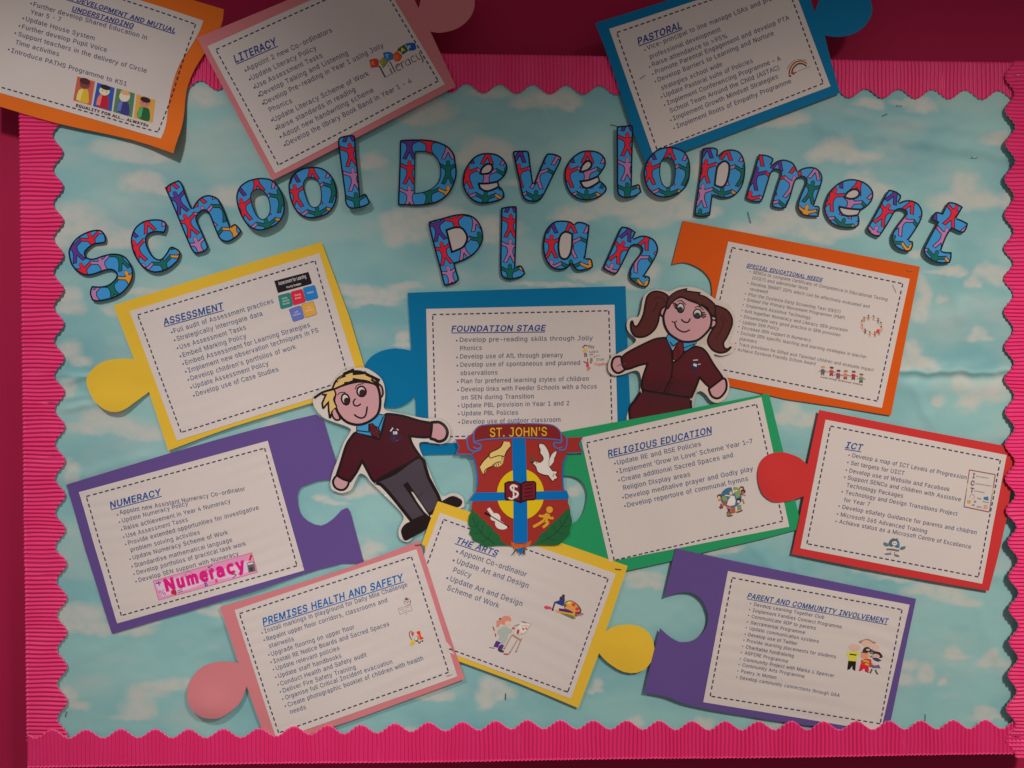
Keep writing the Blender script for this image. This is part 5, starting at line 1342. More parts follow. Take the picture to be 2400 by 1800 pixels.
LET = [
 # key, frame, outline, holes cut out, white areas printed, anchor of the red figure, turn, height, words
 ('S', (140, 420), '520,655 580,705 602,780 590,828* 500,840 440,850 370,900 330,950 340,995 370,1020 440,1025 560,985 690,960 820,985 900,1060 950,1170 945,1290 890,1400 800,1490 680,1550 500,1588 420,1572* 390,1490 398,1420 418,1383* 520,1388 620,1370 700,1310 735,1250 710,1200 650,1178 560,1195 440,1238 330,1248 230,1200 150,1110 115,980 122,900 180,800 270,722 400,665', [], [], (300, 1170), 23, 13.8, 'capital S, first letter of School at the far left'),
 ('c', (140, 420), '1200,520 1300,522 1362,545 1390,580* 1385,640 1355,708* 1300,695 1240,690 1165,712 1125,770 1140,870 1200,980 1260,1030 1320,1030 1380,960 1420,890 1460,870* 1540,910 1568,958* 1540,1050 1450,1140 1350,1195 1230,1215 1120,1175 1020,1080 950,950 920,820 930,720 980,620 1080,545', [], [], (985, 880), 22, 13.8, 'letter c between the S and the h of School'),
 ('h', (140, 420), '1360,110* 1440,50 1540,10* 1590,60 1650,230 1718,385* 1765,300 1840,230 1940,205 2040,240 2090,300 2150,440 2211,618* 2240,590 2275,580 2326,626 2352,680 2281,761 2171,816 2080,785 2040,720 1990,600 1940,470 1900,418 1850,412 1790,470 1780,530 1830,650 1880,760 1930,880* 1890,935 1770,972* 1715,930 1650,790 1500,430', [], [], (1650, 540), 24, 13.8, 'tall letter h of School, leaning left'),
 ('o', (500, 300), '640,645 760,670 850,760 910,880 928,1010 915,1120 860,1220 760,1290 620,1335 500,1305 410,1225 340,1100 300,960 300,860 340,760 430,690 530,655', ['590,800 640,820 690,880 720,960 730,1050 715,1120 670,1170 620,1175 560,1120 510,1000 490,900 510,830'], [], (375, 1000), 14, 18.6, 'first o of School, below the pink notice'),
 ('o', (500, 300), '1290,500 1410,520 1520,600 1580,710 1605,830 1590,960 1530,1070 1430,1140 1280,1175 1150,1145 1050,1050 990,900 970,760 990,660 1050,580 1160,520', ['1270,645 1330,670 1375,740 1395,850 1390,950 1360,1005 1310,1025 1250,990 1200,870 1170,750 1190,680 1225,650'], [], (1060, 820), 8, 14.0, 'second o of School, beside the l'),
 ('l', (500, 300), '1615,170 1640,120 1720,95 1810,90 1838,130 1850,300 1880,600 1905,882* 1960,850 1992,872* 2035,965* 1990,1010 1850,1050 1760,1040 1710,970 1700,850 1660,560 1625,300', [], [], (1775, 285), 7, 18.9, 'tall letter l of School, its top over the pink notice'),
 ('D', (900, 280), '205,300 230,265 400,258 560,262 700,290 830,350 910,450 930,560 945,680 925,800 860,940 760,1040 620,1100 450,1120 300,1115 200,1113 180,1080 190,800 200,500', ['410,425* 520,420 640,460 710,560 730,680 705,800 620,890 500,940 395,950*'], [], (330, 625), 0, 13.4, 'capital D of Development'),
 ('e', (900, 280), '1320,432 1450,445 1550,510 1600,600 1590,680 1550,750 1480,806* 1495,862* 1540,910 1565,985 1540,1030 1440,1070 1280,1095 1160,1060 1070,970 1020,850 1030,700 1080,590 1150,500 1230,450', [], ['1248,705* 1270,630 1340,575 1395,590 1405,640 1370,690 1310,705', '1225,830* 1350,828 1480,803* 1497,864* 1420,905 1330,930 1260,900 1235,860'], (1080, 680), -3, 13.6, 'first e of Development, beside the D'),
 ('v', (1180, 260), '122,550 135,518 220,512 310,516 335,560 360,760 390,950* 450,800 540,590 580,550 680,562 750,600* 740,660 640,860 510,1120 440,1175 370,1182 290,1160 240,1090 190,860 140,640', [], [], (195, 775), -5, 13.6, 'letter v of Development'),
 ('e', (1180, 260), '1110,508 1230,530 1310,600 1328,690 1290,770 1235,845* 1255,905* 1320,960 1340,1020 1300,1080 1200,1140 1070,1165 940,1130 850,1050 800,930 790,800 820,700 890,600 1000,525', [], ['992,792* 1020,710 1080,650 1130,660 1140,710 1090,765', '997,912* 1110,895 1238,842* 1258,905* 1180,960 1090,1000 1030,980'], (835, 780), -2, 13.6, 'second e of Development, between the v and the l'),
 ('l', (1180, 260), '1465,240 1485,200 1580,190 1660,185 1680,240 1675,500 1665,972* 1745,948 1770,970* 1790,1055* 1720,1105 1600,1135 1510,1110 1470,1020 1468,700', [], [], (1605, 372), 0, 17.1, 'tall l of Development, touching the blue notice'),
 ('o', (1500, 300), '350,245 460,255 580,310 640,420 652,560 630,700 560,810 450,880 310,908 180,870 90,770 50,640 50,540 90,420 160,330 240,270', ['350,390 410,410 445,480 450,590 430,700 390,755 330,760 285,700 262,580 270,470 300,410'], [], (125, 520), -2, 17.1, 'o of Development, over the blue notice tip'),
 ('p', (1500, 300), '800,290 820,262 890,250 970,255 1010,285 1005,370* 1060,310 1140,278 1240,285 1310,330 1355,430 1365,560 1340,720 1280,830 1200,890 1110,912 1030,905 945,870* 925,1010 908,1128 870,1150 780,1155 705,1140* 705,1080 760,700 790,450', [], ['1090,430 1150,470 1155,560 1130,680 1090,750 1040,765 970,737* 985,600 1010,490'], (850, 495), -7, 13.6, 'letter p of Development with its stem hanging down'),
 ('m', (1500, 300), '1530,360 1570,342 1660,355 1730,395* 1722,440 1695,485* 1780,425 1870,408 1970,440 2020,500 2040,560* 2120,515 2232,503 2312,535 2367,620 2357,720 2312,850 2257,1005* 2307,1010 2332,1040 2317,1130 2302,1155 2152,1145 2080,1110 2040,1040 2045,960 2090,840 2150,700 2140,650 2080,640 2020,680 1990,760 1950,900 1890,1040* 1820,1050 1740,1035 1705,1000 1720,920 1780,720 1820,600 1810,560 1750,545 1700,590 1670,680 1610,880 1575,960* 1480,960 1400,930 1372,900 1400,790 1470,570', [], [], (1740, 650), -14, 13.8, 'wide letter m of Development'),
 ('e', (1900, 360), '530,328 650,350 750,410 810,500 800,600 740,680 660,728* 622,795* 635,850 625,930 560,965 430,965 310,930 220,850 175,730 190,620 240,500 320,410 420,350', [], ['438,562* 480,500 560,462 620,485 625,540 570,580 500,585', '370,687* 480,710 600,722 663,727* 620,795* 500,810 420,790 380,740'], (295, 530), -22, 14.2, 'third e of Development, after the m'),
 ('n', (1900, 360), '985,500 1020,465* 1110,490 1175,540* 1170,580 1140,638* 1220,605 1310,605 1400,650 1448,740 1440,840 1380,960 1300,1080 1270,1123* 1325,1138* 1325,1200 1290,1265 1220,1270 1120,1230 1060,1160 1050,1060 1100,960 1180,850 1240,770 1200,730 1130,730 1080,780 1000,920 900,1070 860,1080 760,1030 730,970 780,880 880,700', [], [], (980, 735), -28, 15.0, 'letter n of Development'),
 ('t', (1900, 360), '1765,650 1810,625 1900,645 1978,690* 1950,740 1890,835* 1960,860 2042,905* 2015,990 1960,1030 1830,975* 1760,1080 1690,1258* 1740,1275 1825,1275* 1825,1350 1800,1420* 1700,1428 1580,1400 1480,1320 1460,1240 1530,1090 1640,892* 1562,862* 1560,840 1620,755 1705,770*', [], [], (1870, 750), -24, 15.0, 'letter t, last of Development at the far right'),
 ('P', (980, 460), '135,370 170,320 300,285 460,240 600,228 720,265 810,370 845,510 825,620 740,740 620,820 475,875* 500,970 530,1070 500,1120* 370,1160 330,1140 280,940 210,680', [], ['367,440* 470,405 560,410 620,480 635,560 590,650 520,690 437,722*'], (320, 680), 15, 13.4, 'capital P of Plan'),
 ('l', (980, 460), '1075,180 1085,150 1170,132 1255,130 1280,170 1275,500 1262,912* 1338,898 1392,1000* 1340,1050 1200,1085 1110,1060 1065,980 1065,600', [], [], (1200, 322), -1, 13.4, 'tall letter l of Plan'),
 ('a', (1240, 460), '430,312 530,325 585,363* 620,332 700,335 785,375* 775,500 730,803* 790,803 820,840 830,920* 770,950 650,972 590,940 550,870* 500,930 400,958 300,930 220,840 180,700 185,560 230,420 320,330', [], ['480,460 560,490* 555,640 535,740 500,800 450,815 400,780 380,670 390,560 420,490'], (290, 590), 0, 13.4, 'letter a of Plan'),
 ('n', (1240, 460), '1180,420 1220,395 1300,410 1385,465* 1370,500 1345,553* 1430,515 1520,512 1620,560 1670,650 1665,740 1600,870 1500,1028* 1560,1040 1568,1100 1540,1165 1500,1180 1400,1150 1310,1080 1300,980 1350,860 1440,740 1460,680 1410,640 1330,650 1270,760 1190,920 1130,1010 1050,990 960,940 970,890 1060,690', [], [], (1190, 665), -26, 13.6, 'letter n, last of Plan, near the girl'),
]
def grow(p, d):
    """outline moved outward by d pixels"""
    p = ccw(p); n = len(p); out = []
    for i in range(n):
        a = Vector(p[i - 1]); b = Vector(p[i]); c = Vector(p[(i + 1) % n])
        t = (c - a)
        if t.length < 1e-6: continue
        t.normalize()
        out.append((b.x + t.y * d, b.y - t.x * d))
    return out


for i, (ch, fr, out, cuts, whites, anc, ang, h0, words) in enumerate(LET):
    sc = 5.53
    ol = curve(pts(out, fr[0], fr[1], sc), 3)
    hs = [curve(pts(c, fr[0], fr[1], sc), 3) for c in cuts]
    wh = [curve(pts(c, fr[0], fr[1], sc), 3) for c in whites]
    a = math.radians(ang); ca, sa = math.cos(a), math.sin(a)
    right = (ca, -sa); down = (sa, ca)
    ax, ay = fr[0] + anc[0] / sc, fr[1] + anc[1] / sc
    xs = [p[0] for p in ol]; ys = [p[1] for p in ol]
    lines_, fills = [], {}
    for r in range(-3, 4):
        for c in range(-4, 6):
            k = SEQ.get(r + 1 + c)
            if not k: continue
            cx = ax + right[0] * c * 45.3 + down[0] * r * 58.5; cy = ay + right[1] * c * 45.3 + down[1] * r * 58.5
            if cx < min(xs) - 24 or cx > max(xs) + 24 or cy < min(ys) - 38 or cy > max(ys) + 22: continue
            T = lambda p: (cx + (p[0] * right[0] + p[1] * down[0]) / sc, cy + (p[0] * right[1] + p[1] * down[1]) / sc)
            body = [T(p) for p in FIG]
            hd = [T(p) for p in ell(*HEAD, 12)]
            hd2 = [T(p) for p in ell(0, -58, 30, 40, 12)]
            lines_ += band(body, 3.0, True) + [hd2]
            fills.setdefault(k, []).extend([grow(body, -0.55), hd])
    regs = [(L_LINE, lines_)] + [(L_COL[k], v) for k, v in fills.items()]
    regs += [(L_WHITE, wh)] if wh else []
    ob = []
    cen = [band(ol, 7.6, True)] + [band(x, 5.0, True) for x in hs + wh]
    for b_ in cen: ob += b_
    # redraw whites after the outlines so that only their rims stay dark
    regs.append((L_OUT, ob))
    lay = Lay(h0, wave=0.45, seed=40 + i, bumps=[((min(xs) + max(xs)) / 2, max(ys), 30, 25, 1.0)])
    o = sheet('letter_' + {'S': 'capital_s', 'D': 'capital_d', 'P': 'capital_p'}.get(ch, ch), lay, L_BLUE, ol, holes=hs, regions=regs, thick=0.45, grid=14, edge=L_WHITE, eps=2e-3)
    o['label'] = 'blue people-patterned letter: ' + words
    o['category'] = 'letter'; o['group'] = 'cut-out title letters'

# ---------------------------------------------------------------- laminated boy, laminated girl, crest
FR = (182, 167, 160)
F_BLACK = ink('marker_black', (26, 14, 16), FR, rough=0.35, coat=0.5); F_SKIN = ink('cartoon_skin', (176, 128, 130), FR, rough=0.35, coat=0.5)
F_MAR = ink('cartoon_maroon', (62, 14, 23), FR, rough=0.35, coat=0.5, blot=0.12); F_MARL = ink('cartoon_maroon_girl', (74, 22, 28), FR, rough=0.35, coat=0.5, blot=0.12)
F_BLUE = ink('cartoon_shirt', (52, 128, 168), FR, rough=0.35, coat=0.5); F_YEL = ink('cartoon_blond', (192, 156, 92), FR, rough=0.35, coat=0.5)
F_GREY = ink('cartoon_grey', (62, 52, 58), FR, rough=0.35, coat=0.5, blot=0.12); F_BRN = ink('cartoon_brown', (76, 32, 30), FR, rough=0.35, coat=0.5)
F_WHITE = paper('cartoon_white', (182, 168, 158), FR, coat=0.4); F_EYE = ink('cartoon_eye', (50, 20, 24), FR, coat=0.5); F_IRIS = ink('cartoon_iris', (36, 42, 54), FR, coat=0.5)
F_TIE = ink('cartoon_tie', (96, 20, 26), FR, coat=0.5); F_BADGE = ink('badge_pale', (180, 180, 200), FR, coat=0.5); F_NAVY = ink('badge_navy', (40, 34, 60), FR, coat=0.5)
FILM = film_mat()


class LayF(Lay):
    def __init__(s, *a, drop=None, **k):
        super().__init__(*a, **k); s.drop = drop

    def __call__(s, x, y):
        return super().__call__(x, y) + (s.drop(x, y) if s.drop else 0)


def sst(a, b, x):
    t = min(1, max(0, (x - a) / (b - a)))
    return t * t * (3 - 2 * t)


class Fig:
    def __init__(s, root, lay, fr):
        s.r = root; s.l = lay; s.f = fr; s.n = 0

    def c(s, t, n=3):
        return curve(pts(t, *s.f), n)

    def part(s, name, regs, parent=None, lift=None):
        s.n += 1
        return sheet(name, s.l, regions=regs, lift=(0.26 + 0.045 * s.n) if lift is None else lift, parent=parent or s.r, eps=5e-4)

    def st(s, t, wd, closed=False, n=3):
        wd *= 1.15
        return line(t, wd, *s.f, closed=closed, n=n)

    def shape(s, name, t, m, wd, parent=None, extra=(), n=3):
        cv = s.c(t, n); wd *= 1.4
        return s.part(name, [(F_BLACK, band(cv, wd / s.f[2], True)), (m, [cv]), (F_BLACK, band(cv, wd * 0.85 / s.f[2], True))] + list(extra), parent)


# boy: frame 720,840 scale 5.53
t = thing('cartoon_cutout', 'laminated cut-out of a blond boy in a maroon jumper and grey trousers', 'cartoon cut-out', group='laminated school children')
lb = LayF(16.2, wave=0.35, seed=60, tilt=(860, 950, 0, 0), drop=lambda x, y: -2.9 * sst(1080, 1180, y) + 0.8 * math.exp(-((x - 1040) / 40) ** 2 - ((y - 1010) / 30) ** 2))
f = (720, 840, 5.53)
B = Fig(t, lb, f)
bo = '600,128 740,120 850,170 950,250 1000,350 1010,500 992,640 1080,688 1250,722 1500,772 1680,790 1800,840 1855,930 1840,1040 1760,1105 1620,1095 1540,1080 1465,1088 1450,1130 1480,1230 1560,1400 1640,1600 1700,1730 1765,1792 1850,1757 1930,1755 2010,1800 2035,1880 2000,1945 1700,2010 1545,2195 1400,2290 1300,2385 1210,2350 1180,2280 1190,2200 1240,2100 1245,2050 1200,1980 1050,1830 900,1680 820,1600 760,1525 700,1492 660,1520 610,1620 560,1710 450,1750 370,1730 310,1690 300,1600 340,1450 400,1300 470,1100 560,950 555,910 480,870 330,820 200,760 100,640 75,540 120,460 200,410 300,370 380,265 480,160'
cv = B.c(bo)
sheet('laminate_film', lb, FILM, grow(curve(pts(bo, *f), 2), 5.5), lift=0.0, parent=t, grid=0, eps=0.05)
sheet('white_paper_shape', lb, F_WHITE, cv, grid=14, thick=0.4, lift=0.2, parent=t)
B.shape('trousers', '900,1600 1150,1480 1460,1275 1570,1545 1720,1860 1620,2000* 1500,2055 1355,2115* 1240,1970 1080,1770 960,1640', F_GREY, 34, extra=[(F_BLACK, B.st('1270,1620 1350,1740 1450,1890 1570,2060', 62)), (F_WHITE, [poly('1345,1728 1372,1740 1470,1880 1590,2060 1515,1992 1420,1860', *f)])])
B.part('shoe', [(F_BLACK, [B.c('1340,2112 1420,2065 1500,2040 1600,2060 1560,2200 1400,2300 1270,2370 1222,2295 1215,2225 1262,2155')])])
B.part('shoe', [(F_BLACK, [B.c('1700,1890 1830,1802 1910,1790 2000,1840 2003,1890 1960,1932 1800,1950 1640,1990')])])
hR = B.shape('hand', '1600,850 1660,828 1720,832 1785,880 1818,960 1785,1045 1710,1075 1650,1050 1590,1015', F_SKIN, 30)
hL = B.shape('hand', '385,1520 450,1560 530,1580 525,1645 475,1700 410,1702 355,1665 335,1590', F_SKIN, 22)
j = B.shape('jumper', '640,960 780,1000 935,1050* 985,900 1010,735* 1060,722 1250,750 1450,810 1615,838* 1610,930 1595,1015* 1500,1020 1325,1005* 1350,1090 1400,1180 1458,1262* 1300,1365 1150,1440 870,1600* 830,1550 780,1450 712,1325* 640,1470 555,1590* 470,1565 385,1512* 430,1380 500,1150 560,1040', F_MAR, 26)
B.part('badge', [(F_NAVY, [ell(f[0] + 1135 / 5.53, f[1] + 985 / 5.53, 8.5, 9, 14)] + B.st('1080,1010 1100,1060 1150,1070 1200,1040 1215,1000', 26)), (F_BADGE, [poly('1112,948 1165,945 1168,982 1115,985', *f)] + B.st('1078,945 1112,900', 14) + B.st('1160,915 1185,930', 10)), (F_NAVY, B.st('1135,950 1138,980', 7)), (ink('badge_red', (150, 40, 50), FR), B.st('1120,1035 1135,1045', 8) + B.st('1150,1062 1178,1060', 8))], parent=j)
B.part('collar', [(F_BLACK, band(B.c('652,868 720,855 800,828 880,745 925,728 1005,742* 945,965* 830,1000* 652,962*'), 4.4, True)), (F_BLUE, [B.c('652,868 720,855 800,828 880,745 925,728 1005,742* 945,965* 830,1000* 652,962*')]),
                  (F_BLACK, B.st('650,935 800,955 800,850', 14, n=1) + B.st('820,850 925,900 990,750', 14, n=1) + B.st('925,900 945,960', 12, n=1))])
tie = [poly('810,850 850,845 930,940 945,1045 880,1015 830,985 812,930', *f)]
B.part('tie', [(F_TIE, tie), (F_BLACK, B.st('815,920 860,860', 10, n=1) + B.st('820,945 885,890', 10, n=1) + B.st('845,960 900,920', 8, n=1) + B.st('840,985 935,965', 9, n=1) + B.st('865,1008 940,1000', 9, n=1) + band(tie[0], 2.2, True))])
er = B.shape('ear', '925,345 965,365 982,430 975,480 948,492', F_SKIN, 18)
el_ = B.shape('ear', '345,650 322,690 332,750 372,795 425,785 405,720 385,660', F_SKIN, 18)
hd = B.shape('head', '345,400 480,345 600,312 700,300 850,322 915,372 945,500 940,640 900,740 800,818 680,858 560,842 470,790 400,700 370,620 350,540 365,470', F_SKIN, 26)
hz = B.shape('hair', '330,392 370,300 430,240 520,195 640,165 760,195 880,265 925,350 800,302 700,282 600,292 480,340 345,400', F_YEL, 20,
             extra=[(F_BLACK, B.st('470,205 610,145', 34, n=1) + B.st('395,262 500,225', 22, n=1) + B.st('590,200 765,185', 34, n=1) + B.st('760,200 942,288', 34, n=1) + B.st('830,270 920,340', 26, n=1) + B.st('590,272 700,290', 34, n=1) + B.st('480,322 600,308', 26, n=1) + B.st('370,290 400,310', 14, n=1))])
B.part('fringe', [(F_YEL, [poly('185,462 250,430 345,400 370,470 348,540 385,625 345,650 310,690 298,760 272,570 200,650 240,480', *f)]),
                  (F_BLACK, B.st('90,515 200,440 345,398', 26) + B.st('195,468 245,470 195,580 205,650', 20, n=1) + B.st('205,650 275,570 280,680 295,775', 22, n=1) + B.st('350,405 372,465 345,535 385,625', 18) + B.st('310,720 300,775', 20, n=1))])
def eye(F, cx, cy, rx, ry, px, py, pr, pq, im, rot=0, wd=4.0):
    s_ = F.f[2]; P = lambda x, y: (F.f[0] + x / s_, F.f[1] + y / s_)
    c1 = P(cx, cy); c2 = P(px, py)
    e = ell(c1[0], c1[1], rx / s_, ry / s_, 20, rot)
    F.part('eye', [(F_WHITE, [e]), (im, [ell(c2[0], c2[1], pr / s_, pq / s_, 16, rot)]), (F_BLACK, band(e, wd, True))], parent=hd)
eye(B, 498, 530, 50, 72, 515, 555, 38, 48, F_EYE, -15)
eye(B, 706, 428, 58, 66, 720, 450, 44, 50, F_EYE, -12)
B.part('nose', [(F_BLACK, B.st('630,520 600,560 612,605 655,615 698,588', 16))], parent=hd)
B.part('mouth', [(F_BLACK, B.st('610,725 660,762 720,770 762,730 780,622', 18))], parent=hd)
B.part('eyebrow', [(F_BLACK, B.st('395,475 430,442 500,440', 9))], parent=hd)
B.part('eyebrow', [(F_BLACK, B.st('620,400 655,345 735,325', 9))], parent=hd)

# girl: frame 1400,660 scale 4.879
t = thing('cartoon_cutout', 'laminated cut-out of a brown-haired girl with bunches in a maroon cardigan', 'cartoon cut-out', group='laminated school children')
lg = LayF(16.0, wave=0.3, seed=61, drop=lambda x, y: -2.7 * sst(880, 925, y) * (1 - sst(1612, 1650, x)))
f = (1400, 660, 4.879)
G = Fig(t, lg, f)
F_GW = paper('girl_white', (176, 156, 140), (176, 160, 150), coat=0.4)
go = '560,135 650,92 740,95 820,112 920,72 1050,60 1180,90 1290,160 1370,215 1460,255 1540,340 1565,480 1520,640 1495,705 1555,715 1570,765 1520,820 1420,850 1330,835 1400,960 1455,1050 1495,1120 1510,1210 1480,1310 1400,1382 1310,1370 1240,1290 1180,1252 1130,1285 1100,1400 1050,1520 700,1580 370,1612 350,1500 420,1362 485,1260 502,1140 480,1040 420,1018 300,1060 200,1075 140,1040 120,970 150,880 220,830 330,770 435,690 430,645 380,600 340,540 342,450 400,408 470,400 502,300 520,200'
sheet('laminate_film', lg, FILM, grow(curve(pts(go.replace('435,690 430,645 380,600', '400,690 370,650 350,600').replace('502,1140 480,1040 420,1018', '470,1140 440,1100 380,1060'), *f), 2), 4.0), lift=0.0, parent=t, eps=0.05)
sheet('white_paper_shape', lg, F_GW, G.c(go), grid=14, thick=0.4, lift=0.2, parent=t)
G.shape('skirt', '540,1240 760,1280 1065,1320* 1072,1400 1040,1530 700,1570 380,1600* 372,1450 440,1355', F_MARL, 20)
G.shape('hand', '275,868 220,860 180,888 164,960 190,1020 240,1045 300,1015 315,985', F_SKIN, 20, extra=[(F_BLACK, G.st('225,970 280,935', 5, n=1))])
G.shape('hand', '1425,1112 1470,1135 1472,1230 1425,1305 1370,1335 1312,1312 1284,1260 1288,1205', F_SKIN, 20)
cd = G.shape('cardigan', '640,665 720,648 800,655 845,780 858,930* 905,905 1010,800 1120,742* 1200,765 1260,830 1330,950 1425,1085 1425,1110* 1290,1215* 1230,1160 1168,1090* 1130,1200 1080,1322* 960,1312 760,1278 540,1240 512,1195 520,1100 575,935* 480,955 330,1002 285,940 275,870* 340,815 480,740', F_MARL, 18,
             extra=[(F_BLACK, G.st('862,930 845,1090 800,1190 758,1280', 14) + G.st('540,1243 760,1280 960,1313 1070,1320', 9))])
for bx_, by_ in ((860, 1090), (845, 1160), (822, 1210), (803, 1255)):
    G.part('button', [(F_BLACK, [ell(f[0] + bx_ / f[2], f[1] + by_ / f[2], 3.4, 3.2, 10)]), (F_MARL, [ell(f[0] + bx_ / f[2], f[1] + by_ / f[2], 2.1, 2.0, 10)])], parent=cd, lift=0.95)
G.part('badge', [(F_NAVY, [ell(f[0] + 1115 / f[2], f[1] + 965 / f[2], 9.5, 8, 14)] + G.st('1085,1020 1110,1045', 26)), (F_BADGE, [poly('1100,935 1140,945 1130,975 1095,960', *f)] + G.st('1095,900 1150,895', 9, n=1) + G.st('1150,950 1178,940', 8, n=1))], parent=cd)
G.part('collar', [(F_BLACK, band(G.c('795,640 825,612 925,685 980,690 1115,690 1115,715 1000,795 940,770 860,790 830,720'), 3.4, True)), (F_BLUE, [G.c('795,640 825,612 925,685 865,735 860,790* 820,705'), G.c('975,690 1112,690 1118,712 1005,792 980,745')]), (F_BLACK, G.st('830,690 868,738 930,688', 11, n=1) + G.st('985,760 1110,712', 9, n=1))])
tie = [poly('930,685 978,695 988,780 975,830 905,905 866,880 868,790', *f)]
G.part('tie', [(F_TIE, tie), (F_BLACK, sum([G.st('%d,%d %d,%d' % (880 + k * 4, 770 + k * 22, 940 + k * 8, 790 + k * 20), 5, n=1) for k in range(-2, 5)], []) + band(tie[0], 2.4, True))])
G.shape('ponytail', '812,185 770,140 700,115 630,120 575,165 550,260 530,370 490,460 452,512 415,500 400,452 384,480 390,560 430,620 490,634 570,615 650,550 690,470 710,370 740,300 802,270', F_BRN, 16, extra=[(F_BLACK, G.st('640,210 690,180 750,200 780,250', 6) + G.st('690,230 660,300 630,350', 6))])
G.shape('ponytail', '1330,285 1400,290 1480,330 1530,400 1540,480 1510,570 1470,650 1440,700 1450,757 1490,772 1530,745 1482,795 1400,812 1320,780 1270,710 1270,640 1310,560 1350,500 1360,430', F_BRN, 16, extra=[(F_BLACK, G.st('1400,400 1440,470 1410,560 1360,640', 6) + G.st('1430,380 1480,460', 5))])
G.shape('ear', '785,292 738,310 720,360 740,396 765,390', F_SKIN, 14)
G.shape('ear', '1315,440 1355,455 1345,505 1285,535 1290,490', F_SKIN, 14)
hd = G.shape('head', '790,300 840,240 950,178 1050,215 1190,270 1270,340 1302,420 1290,520 1240,590 1160,660 1080,685 980,685 900,650 820,590 770,500 755,400 775,330', F_SKIN, 20)
G.shape('hair', '785,305 800,220 840,160 920,110 1020,85* 1005,108* 1172,130* 1155,152* 1240,180 1335,260 1345,330 1335,400 1285,352 1260,300* 1190,262 1180,285* 1130,235 1040,205 950,172 890,208 840,250 812,300', F_BRN, 14)
eye(G, 950, 302, 40, 54, 945, 322, 32, 34, F_IRIS, 0, 3.0)
eye(G, 1143, 368, 46, 52, 1140, 388, 34, 34, F_IRIS, 0, 3.0)
G.part('eyelashes', [(F_BLACK, G.st('860,245 915,290', 12, n=1) + G.st('882,240 920,280', 10, n=1) + G.st('866,275 912,305', 10, n=1) + G.st('880,300 915,320', 9, n=1))], parent=hd)
G.part('eyelashes', [(F_BLACK, G.st('1185,365 1245,380', 10, n=1) + G.st('1188,380 1242,405', 12, n=1) + G.st('1180,395 1222,418', 10, n=1) + G.st('1180,350 1230,355', 9, n=1))], parent=hd)
G.part('eyebrow', [(F_BLACK, G.st('915,228 960,218 1010,268', 8))], parent=hd)
G.part('eyebrow', [(F_BLACK, G.st('1112,300 1160,284 1212,325', 8))], parent=hd)
G.part('nose', [(F_BLACK, G.st('958,430 985,458 1035,465 1060,422', 13))], parent=hd)
G.part('mouth', [(F_BLACK, G.st('850,456 882,466 908,448', 9) + G.st('884,466 898,520 945,562 1005,575 1057,550', 13))], parent=hd)

# crest: frame 1060,970 scale 4.879
CR = (188, 173, 167)
C_RED = ink('crest_red', (144, 42, 36), CR); C_DRED = ink('crest_dark_red', (118, 32, 32), CR); C_BLUE = ink('crest_blue', (0, 96, 160), CR); C_YEL = ink('crest_yellow', (212, 166, 20), CR)
C_GRN = ink('crest_green', (32, 86, 50), CR); C_RIB = ink('crest_ribbon_edge', (78, 94, 150), CR); C_ORG = ink('crest_orange', (186, 86, 34), CR); C_HAND = ink('crest_hand', (212, 172, 104), CR)
C_WHT = ink('crest_white', (200, 188, 178), CR); C_BLK = ink('crest_line', (40, 20, 24), CR); C_GOLD = ink('crest_gold', (196, 140, 40), CR); C_LET = ink('crest_letters', (222, 160, 40), CR); C_MAR = ink('crest_book', (110, 24, 36), CR)
t = thing('school_crest', 'red, blue and yellow school crest reading ST. JOHN\'S over a shield with green leaves', 'school crest')
lc = Lay(17.4, wave=0.3, seed=70)
f = (1060, 970, 4.879)
Q = Fig(t, lc, f)
sil = Q.c('30,290* 100,288 168,288* 195,245 240,220 285,155 380,127 600,112 800,110 1000,113 1140,127 1212,172 1242,210 1290,252 1312,270* 1400,268 1492,265* 1450,350* 1496,440* 1400,438 1308,450* 1308,480 1275,560 1265,700 1268,840 1310,890 1332,940 1322,1010 1345,1070 1352,1150 1372,1230 1345,1310 1342,1380 1285,1430 1232,1488 1130,1500 1010,1495 870,1505 835,1535* 832,1608* 800,1590 783,1617* 740,1560 684,1612* 722,1545* 690,1510 520,1505 370,1518 300,1470 240,1450 220,1400 193,1370 212,1310 183,1270 192,1170 215,1130 220,1060 236,1000* 195,992* 225,935 262,900 280,840 284,700 250,540 210,468* 120,458 42,460* 75,380*', 2)
sheet('shield', lc, C_RED, sil, regions=[], grid=14, thick=0.5, lift=0.0, parent=t, edge=M_EDGE)
leaf = lambda s: Q.c(s, 2)
Q.part('leaf', [(C_GRN, [leaf('222,1085 262,1130 300,1150 330,1200 382,1220 400,1265 445,1285 478,1340 520,1370 548,1410 560,1455 600,1475 625,1495 690,1505 520,1508 370,1520 300,1472 238,1452 218,1400 192,1370 210,1310 182,1270 190,1170 214,1130')]), (ink('leaf_vein', (20, 58, 38), CR), Q.st('230,1180 280,1290 370,1400 480,1480', 7) + Q.st('280,1290 300,1220', 5, n=1) + Q.st('280,1290 215,1290', 5, n=1) + Q.st('330,1360 350,1270', 5, n=1) + Q.st('330,1360 250,1370', 5, n=1) + Q.st('410,1430 440,1350', 5, n=1) + Q.st('410,1430 330,1460', 5, n=1))])
